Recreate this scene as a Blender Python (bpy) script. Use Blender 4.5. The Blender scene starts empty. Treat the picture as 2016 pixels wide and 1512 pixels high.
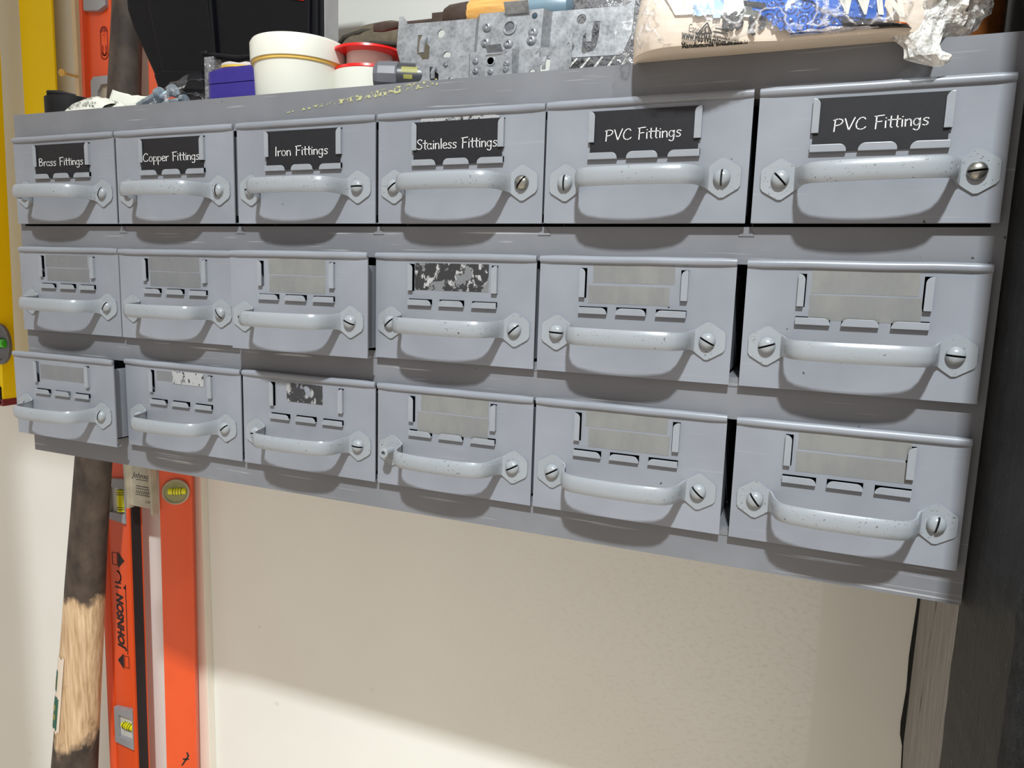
import bpy, bmesh, math, random
from mathutils import Vector, Matrix, Euler, noise

random.seed(7)
SC = bpy.context.scene
COL = SC.collection
PI = math.pi

# ------------------------------------------------------------------ camera, world, light, exposure
CAM_LOC = Vector((0.74141, -0.50375, -0.15703))
CAM_ROT = Euler((1.42772, -0.0301, 0.38779), 'XYZ')
F_PX = 1425.04
cd = bpy.data.cameras.new('camera')
cam = bpy.data.objects.new('camera', cd)
COL.objects.link(cam)
cam.location = CAM_LOC
cam.rotation_euler = CAM_ROT
cd.sensor_fit = 'HORIZONTAL'
cd.sensor_width = 36.0
cd.lens = F_PX / 2016 * 36.0
cd.clip_start = 0.01
cd.clip_end = 50
SC.camera = cam

w = bpy.data.worlds.new('world')
SC.world = w
w.use_nodes = True
bg = w.node_tree.nodes['Background']
bg.inputs[0].default_value = (1.0, 0.935, 0.87, 1)
bg.inputs[1].default_value = 0.60

def lamp(name, loc, target, sx, sy, power, color):
    ld = bpy.data.lights.new(name, 'AREA')
    ld.shape = 'RECTANGLE'
    ld.size, ld.size_y = sx, sy
    ld.energy = power
    ld.color = color
    ld.spread = math.radians(112)     # lamp sits in a reflector
    o = bpy.data.objects.new(name, ld)
    COL.objects.link(o)
    o.location = loc
    o.rotation_euler = (Vector(target) - Vector(loc)).to_track_quat('-Z', 'Y').to_euler()
    return o
lamp('shop_lamp', (1.0, -1.5, 1.58), (0.95, -1.2, 0.58), 0.11, 0.09, 47, (0.94, 0.995, 0.995))

SC.view_settings.view_transform = 'Standard'
SC.view_settings.look = 'None'
SC.view_settings.gamma = 1.0
SC.view_settings.exposure = 0.0
SC.view_settings.use_curve_mapping = False

def at(px, py, y):
    """point of the photograph's ray that lies at depth y"""
    d = CAM_ROT.to_matrix() @ Vector(((px - 1008) / F_PX, -(py - 756) / F_PX, -1.0))
    t = (y - CAM_LOC.y) / d.y
    return CAM_LOC + d * t

# ------------------------------------------------------------------ materials
def srgb(r, g, b):
    f = lambda c: (c / 255 / 12.92) if c / 255 <= 0.04045 else ((c / 255 + 0.055) / 1.055) ** 2.4
    return (f(r), f(g), f(b), 1.0)

class NT:
    def __init__(s, name):
        s.m = bpy.data.materials.new(name)
        s.m.use_nodes = True
        s.t = s.m.node_tree
        s.n = s.t.nodes
        s.p = s.n['Principled BSDF']
        s.tc = None
    def new(s, typ, **k):
        o = s.n.new(typ)
        for a, v in k.items():
            setattr(o, a, v)
        return o
    def link(s, a, b):
        s.t.links.new(a, b)
    def coord(s, scale=(1, 1, 1), rot=(0, 0, 0), rnd=0):
        if s.tc is None:
            s.tc = s.new('ShaderNodeTexCoord')
        mp = s.new('ShaderNodeMapping')
        mp.inputs['Scale'].default_value = scale
        mp.inputs['Rotation'].default_value = rot
        s.link(s.tc.outputs['Object'], mp.inputs['Vector'])
        if rnd:
            oi = s.new('ShaderNodeObjectInfo')
            mu = s.new('ShaderNodeVectorMath', operation='SCALE')
            mu.inputs[0].default_value = (37.1, 11.7, 23.9)
            s.link(oi.outputs['Random'], mu.inputs['Scale'])
            s.link(mu.outputs[0], mp.inputs['Location'])
        return mp.outputs[0]
    def noise(s, vec, scale, detail=3, rough=0.55):
        o = s.new('ShaderNodeTexNoise')
        o.inputs['Scale'].default_value = scale
        o.inputs['Detail'].default_value = detail
        o.inputs['Roughness'].default_value = rough
        s.link(vec, o.inputs['Vector'])
        return o.outputs['Fac']
    def ramp(s, fac, lo, hi, a=0.0, b=1.0):
        o = s.new('ShaderNodeMapRange')
        o.inputs['From Min'].default_value = lo
        o.inputs['From Max'].default_value = hi
        o.inputs['To Min'].default_value = a
        o.inputs['To Max'].default_value = b
        s.link(fac, o.inputs['Value'])
        return o.outputs['Result']
    def math(s, op, a, b):
        o = s.new('ShaderNodeMath', operation=op)
        for i, v in enumerate((a, b)):
            if isinstance(v, (int, float)):
                o.inputs[i].default_value = v
            else:
                s.link(v, o.inputs[i])
        return o.outputs[0]
    def mix(s, fac, a, b):
        o = s.new('ShaderNodeMix', data_type='RGBA')
        if isinstance(fac, (int, float)):
            o.inputs[0].default_value = fac
        else:
            s.link(fac, o.inputs[0])
        for i, v in ((6, a), (7, b)):
            if isinstance(v, tuple):
                o.inputs[i].default_value = v
            else:
                s.link(v, o.inputs[i])
        return o.outputs[2]
    def base(s, v):
        if isinstance(v, tuple):
            s.p.inputs['Base Color'].default_value = v
        else:
            s.link(v, s.p.inputs['Base Color'])
    def bump(s, h, strength=0.2, dist=0.001):
        b = s.new('ShaderNodeBump')
        b.inputs['Strength'].default_value = strength
        b.inputs['Distance'].default_value = dist
        s.link(h, b.inputs['Height'])
        s.link(b.outputs[0], s.p.inputs['Normal'])
    def set(s, **k):
        for a, v in k.items():
            s.p.inputs[a.replace('_', ' ')].default_value = v
        return s

def plain(name, col, rough=0.5, metal=0.0, var=0.08, scale=60, bump=0.0, trans=0.0, coat=0.0, spec=0.5):
    t = NT(name)
    n = t.noise(t.coord(rnd=1), scale, 4)
    dk = tuple(c * (1 - var) for c in col[:3]) + (1,)
    lt = tuple(min(1, c * (1 + var)) for c in col[:3]) + (1,)
    t.base(t.mix(t.ramp(n, 0.3, 0.7), dk, lt))
    t.set(Roughness=rough, Metallic=metal, Transmission_Weight=trans, Coat_Weight=coat, Specular_IOR_Level=spec)
    if bump:
        t.bump(n, bump)
    return t.m

PAINT = srgb(134, 138, 147)
def paint_mat(name, chips=0.0, scratch=0.0, rough=0.36, grime=0.15, col=PAINT):
    t = NT(name)
    v = t.coord(rnd=1)
    big = t.noise(v, 14, 3)
    dk = tuple(c * (1 - grime) for c in col[:3]) + (1,)
    c = t.mix(t.ramp(big, 0.35, 0.65), dk, col)
    fine = t.noise(v, 420, 2)
    spots = t.noise(t.coord((1, 1, 1), rnd=1), 170, 2)
    c = t.mix(t.ramp(spots, 0.775, 0.80), c, srgb(60, 58, 56))
    if scratch:
        for ang, sc, pale in ((0.06, (5, 5, 420), srgb(205, 206, 208)), (0.5, (9, 9, 520), srgb(200, 200, 202)), (-0.8, (10, 10, 560), srgb(196, 196, 198))):
            s_ = t.noise(t.coord(sc, (0, ang, 0), rnd=1), 1.0, 1)
            g = t.noise(t.coord((1, 1, 1), (0, 0, ang), rnd=1), 16, 2)
            m = t.math('MULTIPLY', t.ramp(s_, 0.685, 0.72), t.ramp(g, 0.5, 0.62))
            c = t.mix(t.math('MULTIPLY', m, scratch), c, pale)
    if chips:
        n2 = t.noise(t.coord((1, 1, 1.6), rnd=1), 520, 3, 0.6)
        reg = t.noise(v, 35, 2)
        m = t.math('MULTIPLY', t.ramp(n2, 0.655, 0.68), t.ramp(reg, 0.56 - 0.25 * chips, 0.66 - 0.25 * chips))
        c = t.mix(m, c, srgb(70, 66, 62))
    t.base(c)
    rr = t.ramp(big, 0.3, 0.7, rough - 0.05, rough + 0.1)
    t.link(rr, t.p.inputs['Roughness'])
    t.bump(fine, 0.06, 0.0006)
    return t.m

M = {}
M['frame'] = paint_mat('grey_frame_paint', scratch=0.5, rough=0.38, col=srgb(116, 118, 124))
M['drawer'] = paint_mat('grey_drawer_paint', chips=0.0, scratch=0.06, rough=0.33)
M['handle'] = paint_mat('grey_handle_paint', chips=0.5, rough=0.24, grime=0.06, col=srgb(142, 147, 153))
M['handle_worn'] = paint_mat('worn_grey_handle_paint', chips=1.05, rough=0.26, grime=0.06, col=srgb(142, 147, 153))
M['screw_paint'] = plain('painted_screw', srgb(141, 146, 151), 0.28, 0, 0.04)
M['steel'] = plain('bare_steel', srgb(150, 148, 142), 0.32, 0.9, 0.25, 300)
M['dark'] = plain('dark_recess', srgb(18, 18, 18), 0.8)
M['tab'] = plain('tab_paint', srgb(138, 142, 149), 0.32, 0, 0.05, 90)
M['card'] = plain('black_card', srgb(31, 31, 35), 0.45, 0, 0.1, 200, spec=0.3)
M['white_ink'] = plain('white_lettering', srgb(225, 225, 225), 0.6, 0, 0.02)
M['black_ink'] = plain('black_print', srgb(30, 30, 32), 0.6, 0, 0.02)
M['orange'] = plain('orange_paint', srgb(228, 84, 34), 0.34, 0, 0.06, 8)
M['orange_dark'] = plain('orange_dark_print', srgb(150, 38, 22), 0.5)
M['yellow'] = plain('yellow_paint', (1.0, 0.70, 0.004, 1), 0.5, 0, 0.03, 8, spec=0.2)
M['black_strip'] = plain('black_magnet_strip', srgb(38, 34, 36), 0.55, 0, 0.15, 40)
M['vial_grey'] = plain('vial_block_grey', srgb(150, 150, 155), 0.42, 0, 0.05)
M['vial'] = plain('vial_yellow_green', srgb(222, 218, 20), 0.12, 0, 0.06, 100)
M['vial_green'] = plain('vial_green', srgb(70, 190, 40), 0.12, 0, 0.1, 100)
M['vial_clear'] = plain('vial_window', srgb(205, 203, 198), 0.2, 0, 0.04)
M['olive_lens'] = plain('round_vial_lens', srgb(140, 140, 90), 0.12, 0, 0.1, 120)
M['alu'] = plain('aged_aluminium', srgb(190, 182, 165), 0.42, 0.45, 0.12, 50)
M['red'] = plain('red_plastic', srgb(215, 28, 26), 0.3, 0, 0.05)
M['white_plastic'] = plain('white_plastic', srgb(214, 214, 204), 0.32, 0, 0.03, 30)
M['purple'] = plain('blue_violet_plastic', srgb(50, 40, 128), 0.38, 0, 0.08, 200, bump=0.05)
M['black_plastic'] = plain('black_plastic', srgb(14, 15, 20), 0.5, 0, 0.15, 250, bump=0.08, spec=0.22)
M['black_tape'] = plain('black_tape', srgb(26, 25, 26), 0.6, 0, 0.2, 120, bump=0.1, spec=0.25)
M['grey_plastic'] = plain('grey_plastic', srgb(96, 97, 104), 0.38, 0, 0.08)
M['dark_plastic'] = plain('dark_grey_plastic', srgb(52, 53, 58), 0.35, 0, 0.08)
M['lime_print'] = plain('lime_print', srgb(136, 134, 60), 0.5)
M['olive'] = plain('olive_fabric', srgb(88, 80, 66), 0.85, 0, 0.2, 200, bump=0.3)
M['olive_dark'] = plain('dark_olive_trim', srgb(52, 48, 42), 0.8, 0, 0.15, 200)
M['brown_steel'] = plain('rusty_brown_steel', srgb(72, 58, 52), 0.5, 0.4, 0.25, 120)
M['blue_paint'] = plain('worn_blue_paint', srgb(110, 134, 150), 0.4, 0, 0.08, 40)
M['paper_tan'] = plain('tan_paper', srgb(222, 208, 192), 0.75, 0, 0.07, 14, bump=0.1)
M['cream'] = plain('cream_paint', srgb(226, 208, 172), 0.5, 0, 0.06, 20)
M['yellow_cream'] = plain('yellow_cream_plastic', srgb(226, 188, 96), 0.4)
M['pale_yellow'] = plain('pale_yellow_plastic', srgb(240, 200, 90), 0.4)
M['soft_white'] = plain('soft_white_plastic', srgb(205, 196, 190), 0.45)
M['grey_board'] = plain('grey_board', srgb(168, 166, 168), 0.6)
M['blue_steel'] = plain('zinc_steel', srgb(150, 166, 180), 0.3, 0.6, 0.3, 150)
M['black_film'] = plain('black_film', srgb(28, 26, 30), 0.2, 0, 0.2, 80)
M['orange_film'] = plain('orange_print', srgb(236, 120, 40), 0.3)
M['lightblue'] = plain('light_blue_print', srgb(150, 186, 232), 0.4, 0, 0.2, 120)
M['greenwhite'] = plain('greenish_white_film', srgb(226, 234, 220), 0.35, 0, 0.04)
M['hard_red'] = plain('dark_red_plastic', srgb(120, 20, 22), 0.4, 0, 0.3, 200)
M['sticker_green'] = plain('green_print', srgb(18, 92, 78), 0.6)

def galv():
    t = NT('galvanised_steel')
    v = t.coord(rnd=1)
    vo = t.new('ShaderNodeTexVoronoi')
    vo.inputs['Scale'].default_value = 330
    t.link(v, vo.inputs['Vector'])
    n = t.noise(v, 90, 4)
    c = t.mix(t.ramp(n, 0.3, 0.7), srgb(120, 124, 130), srgb(166, 170, 176))
    c = t.mix(t.ramp(vo.outputs['Distance'], 0.0, 0.9, 0.0, 0.4), c, srgb(206, 209, 214))
    t.base(c)
    t.set(Metallic=0.6)
    t.link(t.ramp(n, 0.3, 0.7, 0.34, 0.42), t.p.inputs['Roughness'])
    t.bump(vo.outputs['Distance'], 0.12, 0.0005)
    return t.m
M['galv'] = galv()

def wood(name, a, b, c3, sx=3.0, sz=1.0, rough=0.65, scale=20):
    t = NT(name)
    n = t.noise(t.coord((sx * 8, sx * 8, sz)), scale, 5)
    n2 = t.noise(t.coord((1, 1, 0.5)), 9, 3)
    c = t.mix(t.ramp(n, 0.3, 0.7), a, b)
    c = t.mix(t.ramp(n2, 0.42, 0.62), c, c3)
    t.base(c)
    t.set(Roughness=rough)
    t.bump(n, 0.25, 0.001)
    return t.m
M['handle_wood'] = None
def driver_wood():
    t = NT('yellow_varnished_wood')
    n = t.noise(t.coord((4, 60, 60)), 6, 4)
    t.base(t.mix(t.ramp(n, 0.3, 0.7), srgb(192, 138, 70), srgb(228, 178, 104)))
    t.set(Roughness=0.35)
    return t.m
M['driver_wood'] = driver_wood()

def pole_mat():
    # weathered handle: dark grimy band above, bare wood in the middle, grime at the foot
    t = NT('weathered_wood_handle')
    n = t.noise(t.coord((60, 60, 4)), 4, 5)
    n2 = t.noise(t.coord((1, 1, 0.6)), 40, 5)
    c = t.mix(t.ramp(n, 0.3, 0.7), srgb(170, 136, 100), srgb(226, 198, 162))
    d = t.mix(t.ramp(n2, 0.35, 0.7), srgb(48, 40, 36), srgb(86, 73, 64))
    sep = t.new('ShaderNodeSeparateXYZ')
    t.link(t.tc.outputs['Object'], sep.inputs[0])
    zz = t.math('ADD', sep.outputs['Z'], t.ramp(n2, 0.3, 0.7, -0.025, 0.025))
    up = t.ramp(zz, 0.605, 0.63)
    dn = t.ramp(zz, 0.385, 0.36)
    m = t.math('MAXIMUM', up, dn)
    st = t.ramp(t.noise(t.coord((1, 1, 0.7)), 28, 3), 0.62, 0.7)
    m = t.math('MAXIMUM', m, t.math('MULTIPLY', st, 0.7))
    t.base(t.mix(m, c, d))
    t.set(Roughness=0.7)
    t.bump(n, 0.3, 0.001)
    return t.m
M['pole'] = pole_mat()

def rough_black():
    t = NT('rough_black_paint')
    n = t.noise(t.coord((1, 1, 0.35)), 130, 6, 0.7)
    n2 = t.noise(t.coord((1, 1, 0.3), rnd=0), 150, 6, 0.75)
    c = t.mix(t.ramp(n, 0.38, 0.66), srgb(8, 9, 11), srgb(40, 41, 44))
    c = t.mix(t.ramp(n2, 0.58, 0.72, 0.0, 0.6), c, srgb(66, 66, 68))
    c = t.mix(t.ramp(t.noise(t.coord((1, 1, 0.6)), 330, 3), 0.70, 0.74), c, srgb(120, 116, 112))
    t.base(c)
    t.set(Roughness=0.42, Specular_IOR_Level=0.22)
    t.bump(t.noise(t.coord((1, 1, 0.45)), 420, 5, 0.75), 1.0, 0.004)
    return t.m
M['post'] = rough_black()

def stud_mat():
    t = NT('grey_weathered_stud')
    n = t.noise(t.coord((60, 60, 3)), 6, 5)
    n2 = t.noise(t.coord((1, 1, 0.25)), 46, 4)
    c = t.mix(t.ramp(n, 0.25, 0.75), srgb(112, 110, 108), srgb(160, 157, 153))
    c = t.mix(t.ramp(n2, 0.66, 0.74), c, srgb(60, 54, 50))
    t.base(c)
    t.set(Roughness=0.7)
    t.bump(n, 0.3, 0.001)
    return t.m
M['stud'] = stud_mat()

def wall_mat():
    t = NT('white_wall_paint')
    v = t.coord()
    n = t.noise(v, 3, 3)
    c = t.mix(t.ramp(n, 0.3, 0.7), srgb(226, 226, 222), srgb(233, 234, 230))
    sp = t.noise(t.coord((1, 1, 1.8), (0, 0.6, 0)), 120, 3)
    reg = t.noise(v, 4, 2)
    sep = t.new('ShaderNodeSeparateXYZ')
    t.link(t.tc.outputs['Object'], sep.inputs[0])
    rx = t.math('MULTIPLY', t.ramp(sep.outputs['X'], 0.2, 0.7), t.ramp(sep.outputs['X'], 0.735, 0.732))
    c = t.mix(t.math('MULTIPLY', t.math('MULTIPLY', t.ramp(sp, 0.5, 0.75), rx), 0.20), c, srgb(150, 140, 130))
    sm = t.noise(v, 26, 2)
    c = t.mix(t.math('MULTIPLY', t.ramp(sm, 0.76, 0.84), 0.3), c, srgb(120, 112, 104))
    # older, greyer paint patch towards the post
    c = t.mix(t.math('MULTIPLY', t.ramp(sep.outputs['X'], 0.731, 0.736), 0.22), c, srgb(196, 192, 176))
    t.base(c)
    t.set(Roughness=0.55)
    t.bump(t.noise(v, 240, 3), 0.08, 0.0008)
    return t.m
M['wall'] = wall_mat()
M['trim'] = plain('white_trim_paint', srgb(232, 226, 214), 0.5, 0, 0.03, 6)
M['floor'] = plain('pale_concrete', srgb(216, 200, 180), 0.8, 0, 0.12, 12, bump=0.2)

def plastic_film(name, tint, alpha, rough=0.18):
    t = NT(name)
    v = t.coord(rnd=1)
    n = t.noise(v, 55, 4, 0.6)
    n2 = t.noise(v, 34, 3, 0.5)
    ridge = t.math('ABSOLUTE', t.math('SUBTRACT', n2, 0.5), 0)
    line = t.ramp(ridge, 0.0, 0.022, 0.5, 0.0)
    t.base(tint)
    t.set(Roughness=rough, Specular_IOR_Level=1.0, Coat_Weight=1.0, Coat_Roughness=0.06)
    a = t.math('ADD', t.ramp(n, 0.3, 0.72, alpha * 0.5, min(1, alpha * 1.5)), line)
    t.link(t.math('MINIMUM', a, 1.0), t.p.inputs['Alpha'])
    bp = t.new('ShaderNodeBump')
    bp.inputs['Strength'].default_value = 1.0
    bp.inputs['Distance'].default_value = 0.012
    t.link(t.math('ADD', t.math('MULTIPLY', t.noise(v, 90, 3, 0.6), 0.5), t.math('MULTIPLY', ridge, -1.2)), bp.inputs['Height'])
    t.link(bp.outputs[0], t.p.inputs['Normal'])
    t.link(bp.outputs[0], t.p.inputs['Coat Normal'])
    return t.m
M['film'] = plastic_film('clear_crinkled_film', srgb(226, 224, 228), 0.11, 0.14)
M['film_thin'] = plastic_film('thin_clear_film', srgb(226, 224, 228), 0.05, 0.14)
M['film_white'] = plastic_film('milky_crinkled_film', srgb(232, 230, 226), 0.75, 0.22)
M['film_grey'] = plastic_film('grey_crinkled_film', srgb(122, 122, 128), 0.80, 0.25)
M['film_foil'] = plastic_film('silver_foil', srgb(196, 192, 200), 1.0, 0.2)

def residue(name, col, alpha, rough=0.5, n_scale=60, lo=0.35, hi=0.6):
    t = NT(name)
    v = t.coord(rnd=1)
    n = t.noise(t.coord((1, 1, 0.5), rnd=1), n_scale, 4)
    t.base(col)
    t.set(Roughness=rough)
    t.link(t.ramp(n, lo, hi, alpha * 0.7, alpha), t.p.inputs['Alpha'])
    return t.m
M['res_grey'] = residue('grey_tape_residue', srgb(126, 127, 129), 0.75, 0.3)
M['res_beige'] = residue('beige_tape_residue', srgb(135, 135, 133), 0.8, 0.4)
def flakes(name, c1, c2, scale, lo, hi):
    t = NT(name)
    n = t.noise(t.coord((1, 1, 1), rnd=1), scale, 4, 0.6)
    n2 = t.noise(t.coord((1.3, 1, 1), (0, 0.4, 0), rnd=1), scale * 2.2, 3)
    t.base(t.mix(t.ramp(n2, 0.56, 0.62), c1, c2))
    t.set(Roughness=0.35)
    t.link(t.ramp(n, lo, hi), t.p.inputs['Alpha'])
    return t.m
M['flake_black'] = flakes('torn_black_label', srgb(44, 44, 46), srgb(165, 165, 166), 70, 0.46, 0.49)
M['flake_silver'] = flakes('torn_silver_label', srgb(158, 159, 161), srgb(40, 40, 42), 80, 0.44, 0.47)
M['flake_solid'] = flakes('black_label_patch', srgb(48, 48, 51), srgb(150, 150, 150), 60, 0.33, 0.36)
M['chalk'] = flakes('yellow_chalk', srgb(178, 178, 132), srgb(160, 160, 138), 300, 0.50, 0.56)

def blue_rings():
    t = NT('blue_ring_film')
    v = t.coord()
    vo = t.new('ShaderNodeTexVoronoi')
    vo.inputs['Scale'].default_value = 150
    vo.inputs['Randomness'].default_value = 0.55
    t.link(v, vo.inputs['Vector'])
    d = vo.outputs['Distance']
    s_ = t.math('SINE', t.math('MULTIPLY', d, 19.0), 0)
    t.base(t.mix(t.ramp(s_, 0.1, 0.45), srgb(2, 92, 190), srgb(6, 30, 98)))
    t.set(Roughness=0.2, Coat_Weight=0.4)
    t.bump(t.noise(v, 60, 3), 0.5, 0.003)
    return t.m
M['blue_rings'] = blue_rings()
M['blue_film'] = plain('blue_film', srgb(4, 88, 186), 0.2, 0, 0.12, 60, bump=0.3)

def amber():
    t = NT('amber_glass')
    n = t.noise(t.coord(), 30, 3)
    t.base(t.mix(t.ramp(n, 0.3, 0.7), srgb(88, 46, 22), srgb(150, 92, 44)))
    t.set(Roughness=0.12, Coat_Weight=0.5)
    return t.m
M['amber'] = amber()

def webbing():
    t = NT('ribbed_webbing')
    wv = t.new('ShaderNodeTexBrick')
    wv.inputs['Scale'].default_value = 160
    wv.inputs['Color1'].default_value = srgb(150, 146, 122)
    wv.inputs['Color2'].default_value = srgb(136, 132, 110)
    wv.inputs['Mortar'].default_value = srgb(40, 38, 34)
    wv.inputs['Mortar Size'].default_value = 0.06
    mp = t.coord((1, 1, 1), (PI / 2, 0, 0))
    t.link(mp, wv.inputs['Vector'])
    t.base(wv.outputs['Color'])
    t.set(Roughness=0.85)
    return t.m
M['webbing'] = webbing()

# ------------------------------------------------------------------ mesh helpers
WM = {}          # world matrix of every object made here
class MB:
    def __init__(s):
        s.v, s.f, s.mi, s.T, s.cur = [], [], [], Matrix.Identity(4), 0
    def add(s, vs, fs, mi=None):
        b = len(s.v)
        s.v += [s.T @ Vector(p) for p in vs]
        for f in fs:
            s.f.append([b + i for i in f])
            s.mi.append(s.cur if mi is None else mi)
        return s
    def box(s, x0, x1, y0, y1, z0, z1, mi=None):
        p = [(x, y, z) for z in (z0, z1) for y in (y0, y1) for x in (x0, x1)]
        return s.add(p, [(0, 2, 3, 1), (4, 5, 7, 6), (0, 1, 5, 4), (2, 6, 7, 3), (0, 4, 6, 2), (1, 3, 7, 5)], mi)
    def prism(s, pts, a0, a1, axis='y', mi=None):
        """2-D outline (CCW seen from -y) extruded along an axis; pts are (x,z) for y, (x,y) for z, (y,z) for x"""
        n = len(pts)
        def mk(p, a):
            return {'y': (p[0], a, p[1]), 'z': (p[0], p[1], a), 'x': (a, p[0], p[1])}[axis]
        vs = [mk(p, a0) for p in pts] + [mk(p, a1) for p in pts]
        fs = [list(range(n)), list(range(2 * n - 1, n - 1, -1))] + [(i, i + n, (i + 1) % n + n, (i + 1) % n) for i in range(n)]
        return s.add(vs, fs, mi)
    def lathe(s, prof, n=40, axis='z', c=(0, 0, 0), mi=None, sx=1, sy=1):
        """prof: (r, h) pairs, closed at both ends when r = 0"""
        vs, fs = [], []
        for r, h in prof:
            for k in range(n):
                a = 2 * PI * k / n
                u, v_ = r * math.cos(a) * sx, r * math.sin(a) * sy
                p = {'z': (u, v_, h), 'y': (u, h, v_), 'x': (h, u, v_)}[axis]
                vs.append((p[0] + c[0], p[1] + c[1], p[2] + c[2]))
        for j in range(len(prof) - 1):
            for k in range(n):
                k2 = (k + 1) % n
                fs.append((j * n + k, j * n + k2, (j + 1) * n + k2, (j + 1) * n + k))
        fs.append(list(range(n - 1, -1, -1)))
        fs.append([(len(prof) - 1) * n + k for k in range(n)])
        return s.add(vs, fs, mi)
    def tube(s, path, rad, n=10, mi=None):
        path = [Vector(p) for p in path]
        rr = rad if isinstance(rad, (list, tuple)) else [rad] * len(path)
        vs, fs = [], []
        up = Vector((0.13, 0.31, 0.94))
        for i, p in enumerate(path):
            d = (path[min(i + 1, len(path) - 1)] - path[max(i - 1, 0)]).normalized()
            a = d.cross(up)
            if a.length < 1e-4:
                a = d.cross(Vector((1, 0, 0)))
            a.normalize()
            b = d.cross(a)
            for k in range(n):
                t = 2 * PI * k / n
                vs.append(p + rr[i] * (a * math.cos(t) + b * math.sin(t)))
        for i in range(len(path) - 1):
            for k in range(n):
                k2 = (k + 1) % n
                fs.append((i * n + k, i * n + k2, (i + 1) * n + k2, (i + 1) * n + k))
        fs.append(list(range(n))[::-1])
        fs.append([(len(path) - 1) * n + k for k in range(n)])
        return s.add(vs, fs, mi)
    def grid(s, fn, nu, nv, mi=None, wrap=False):
        vs = [fn(i / nu, j / nv) for j in range(nv + 1) for i in range(nu + (0 if wrap else 1))]
        W_ = nu if wrap else nu + 1
        fs = []
        for j in range(nv):
            for i in range(nu):
                i2 = (i + 1) % W_
                fs.append((j * W_ + i, j * W_ + i2, (j + 1) * W_ + i2, (j + 1) * W_ + i))
        return s.add(vs, fs, mi)
    def strokes(s, lines, wd, fn, mi=None):
        """hand-drawn polylines of width wd; fn maps (u, v, lift) to a point"""
        for L in lines:
            for i in range(len(L) - 1):
                a, b = Vector(L[i]), Vector(L[i + 1])
                d = b - a
                if d.length < 1e-7:
                    continue
                d.normalize()
                q = Vector((-d.y, d.x)) * wd / 2
                e = d * wd * 0.35
                c = [a - q - e * 0.6, a - q * 0.3 - e, b - q * 0.3 + e, b - q + e * 0.6]
                pts = [a - e - q * 0.5, a - q, b - q, b + e - q * 0.5, b + e + q * 0.5, b + q, a + q, a - e + q * 0.5]
                s.add([fn(p.x, p.y) for p in pts], [list(range(8))], mi)
        return s
    def build(s, name, mats, parent=None, smooth=None, bevel=0.0, seg=2, merge=False, solid=0.0, subsurf=0):
        if not isinstance(mats, (list, tuple)):
            mats = [mats]
        lo = Vector([min(v[i] for v in s.v) for i in range(3)])
        hi = Vector([max(v[i] for v in s.v) for i in range(3)])
        o0 = Vector(((lo.x + hi.x) / 2, (lo.y + hi.y) / 2, lo.z))
        me = bpy.data.meshes.new(name)
        me.from_pydata([v - o0 for v in s.v], [], s.f)
        for m in mats:
            me.materials.append(m)
        for i, p in enumerate(me.polygons):
            p.material_index = s.mi[i]
        bm = bmesh.new()
        bm.from_mesh(me)
        if merge:
            bmesh.ops.remove_doubles(bm, verts=bm.verts, dist=1e-5)
        bmesh.ops.recalc_face_normals(bm, faces=bm.faces)
        if bevel:
            es = [e for e in bm.edges if len(e.link_faces) == 2 and e.calc_face_angle(0) > 0.5]
            bmesh.ops.bevel(bm, geom=es, offset=bevel, segments=seg, profile=0.6, affect='EDGES', clamp_overlap=True)
        bm.to_mesh(me)
        bm.free()
        if smooth is not None:
            for p in me.polygons:
                p.use_smooth = True
            me.set_sharp_from_angle(angle=math.radians(smooth))
        o = bpy.data.objects.new(name, me)
        COL.objects.link(o)
        if solid:
            md = o.modifiers.new('solid', 'SOLIDIFY')
            md.thickness = solid
        if subsurf:
            md = o.modifiers.new('sub', 'SUBSURF')
            md.levels = md.render_levels = subsurf
        place(o, Matrix.Translation(o0), parent)
        return o

def place(o, world, parent=None):
    WM[o.name] = world
    if parent is None:
        o.matrix_basis = world
    else:
        o.parent = parent
        o.matrix_parent_inverse = Matrix.Identity(4)
        o.matrix_basis = WM[parent.name].inverted() @ world

def empty(name, loc):
    o = bpy.data.objects.new(name, None)
    o.empty_display_size = 0.02
    COL.objects.link(o)
    place(o, Matrix.Translation(Vector(loc)))
    return o

def tag(o, label=None, cat=None, group=None, kind=None):
    if label: o['label'] = label
    if cat: o['category'] = cat
    if group: o['group'] = group
    if kind: o['kind'] = kind
    return o

def dup(src, world, parent, name=None):
    o = src.copy()
    COL.objects.link(o)
    o.parent = None
    place(o, world, parent)
    return o

def text2d(s, size, shear=0.0, bold=0.0, spacing=1.0):
    """outline lettering as flat 2-D faces, centred"""
    c = bpy.data.curves.new('txt', 'FONT')
    c.body = s
    c.size = size
    c.shear = shear
    c.offset = bold
    c.space_character = spacing
    c.align_x = 'CENTER'
    c.align_y = 'CENTER'
    c.resolution_u = 3
    o = bpy.data.objects.new('txt', c)
    COL.objects.link(o)
    dg = bpy.context.evaluated_depsgraph_get()
    me = bpy.data.meshes.new_from_object(o.evaluated_get(dg))
    vs = [(v.co.x, v.co.y) for v in me.vertices]
    fs = [list(p.vertices) for p in me.polygons]
    bpy.data.objects.remove(o)
    bpy.data.curves.remove(c)
    bpy.data.meshes.remove(me)
    return vs, fs

def put_text(mb, s, size, fn, mi=0, **k):
    vs, fs = text2d(s, size, **k)
    mb.add([fn(u, v) for u, v in vs], fs, mi)

def arc(cx, cy, rx, ry, a0, a1, n=10):
    return [(cx + rx * math.cos(math.radians(a0 + (a1 - a0) * i / n)), cy + ry * math.sin(math.radians(a0 + (a1 - a0) * i / n))) for i in range(n + 1)]

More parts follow.
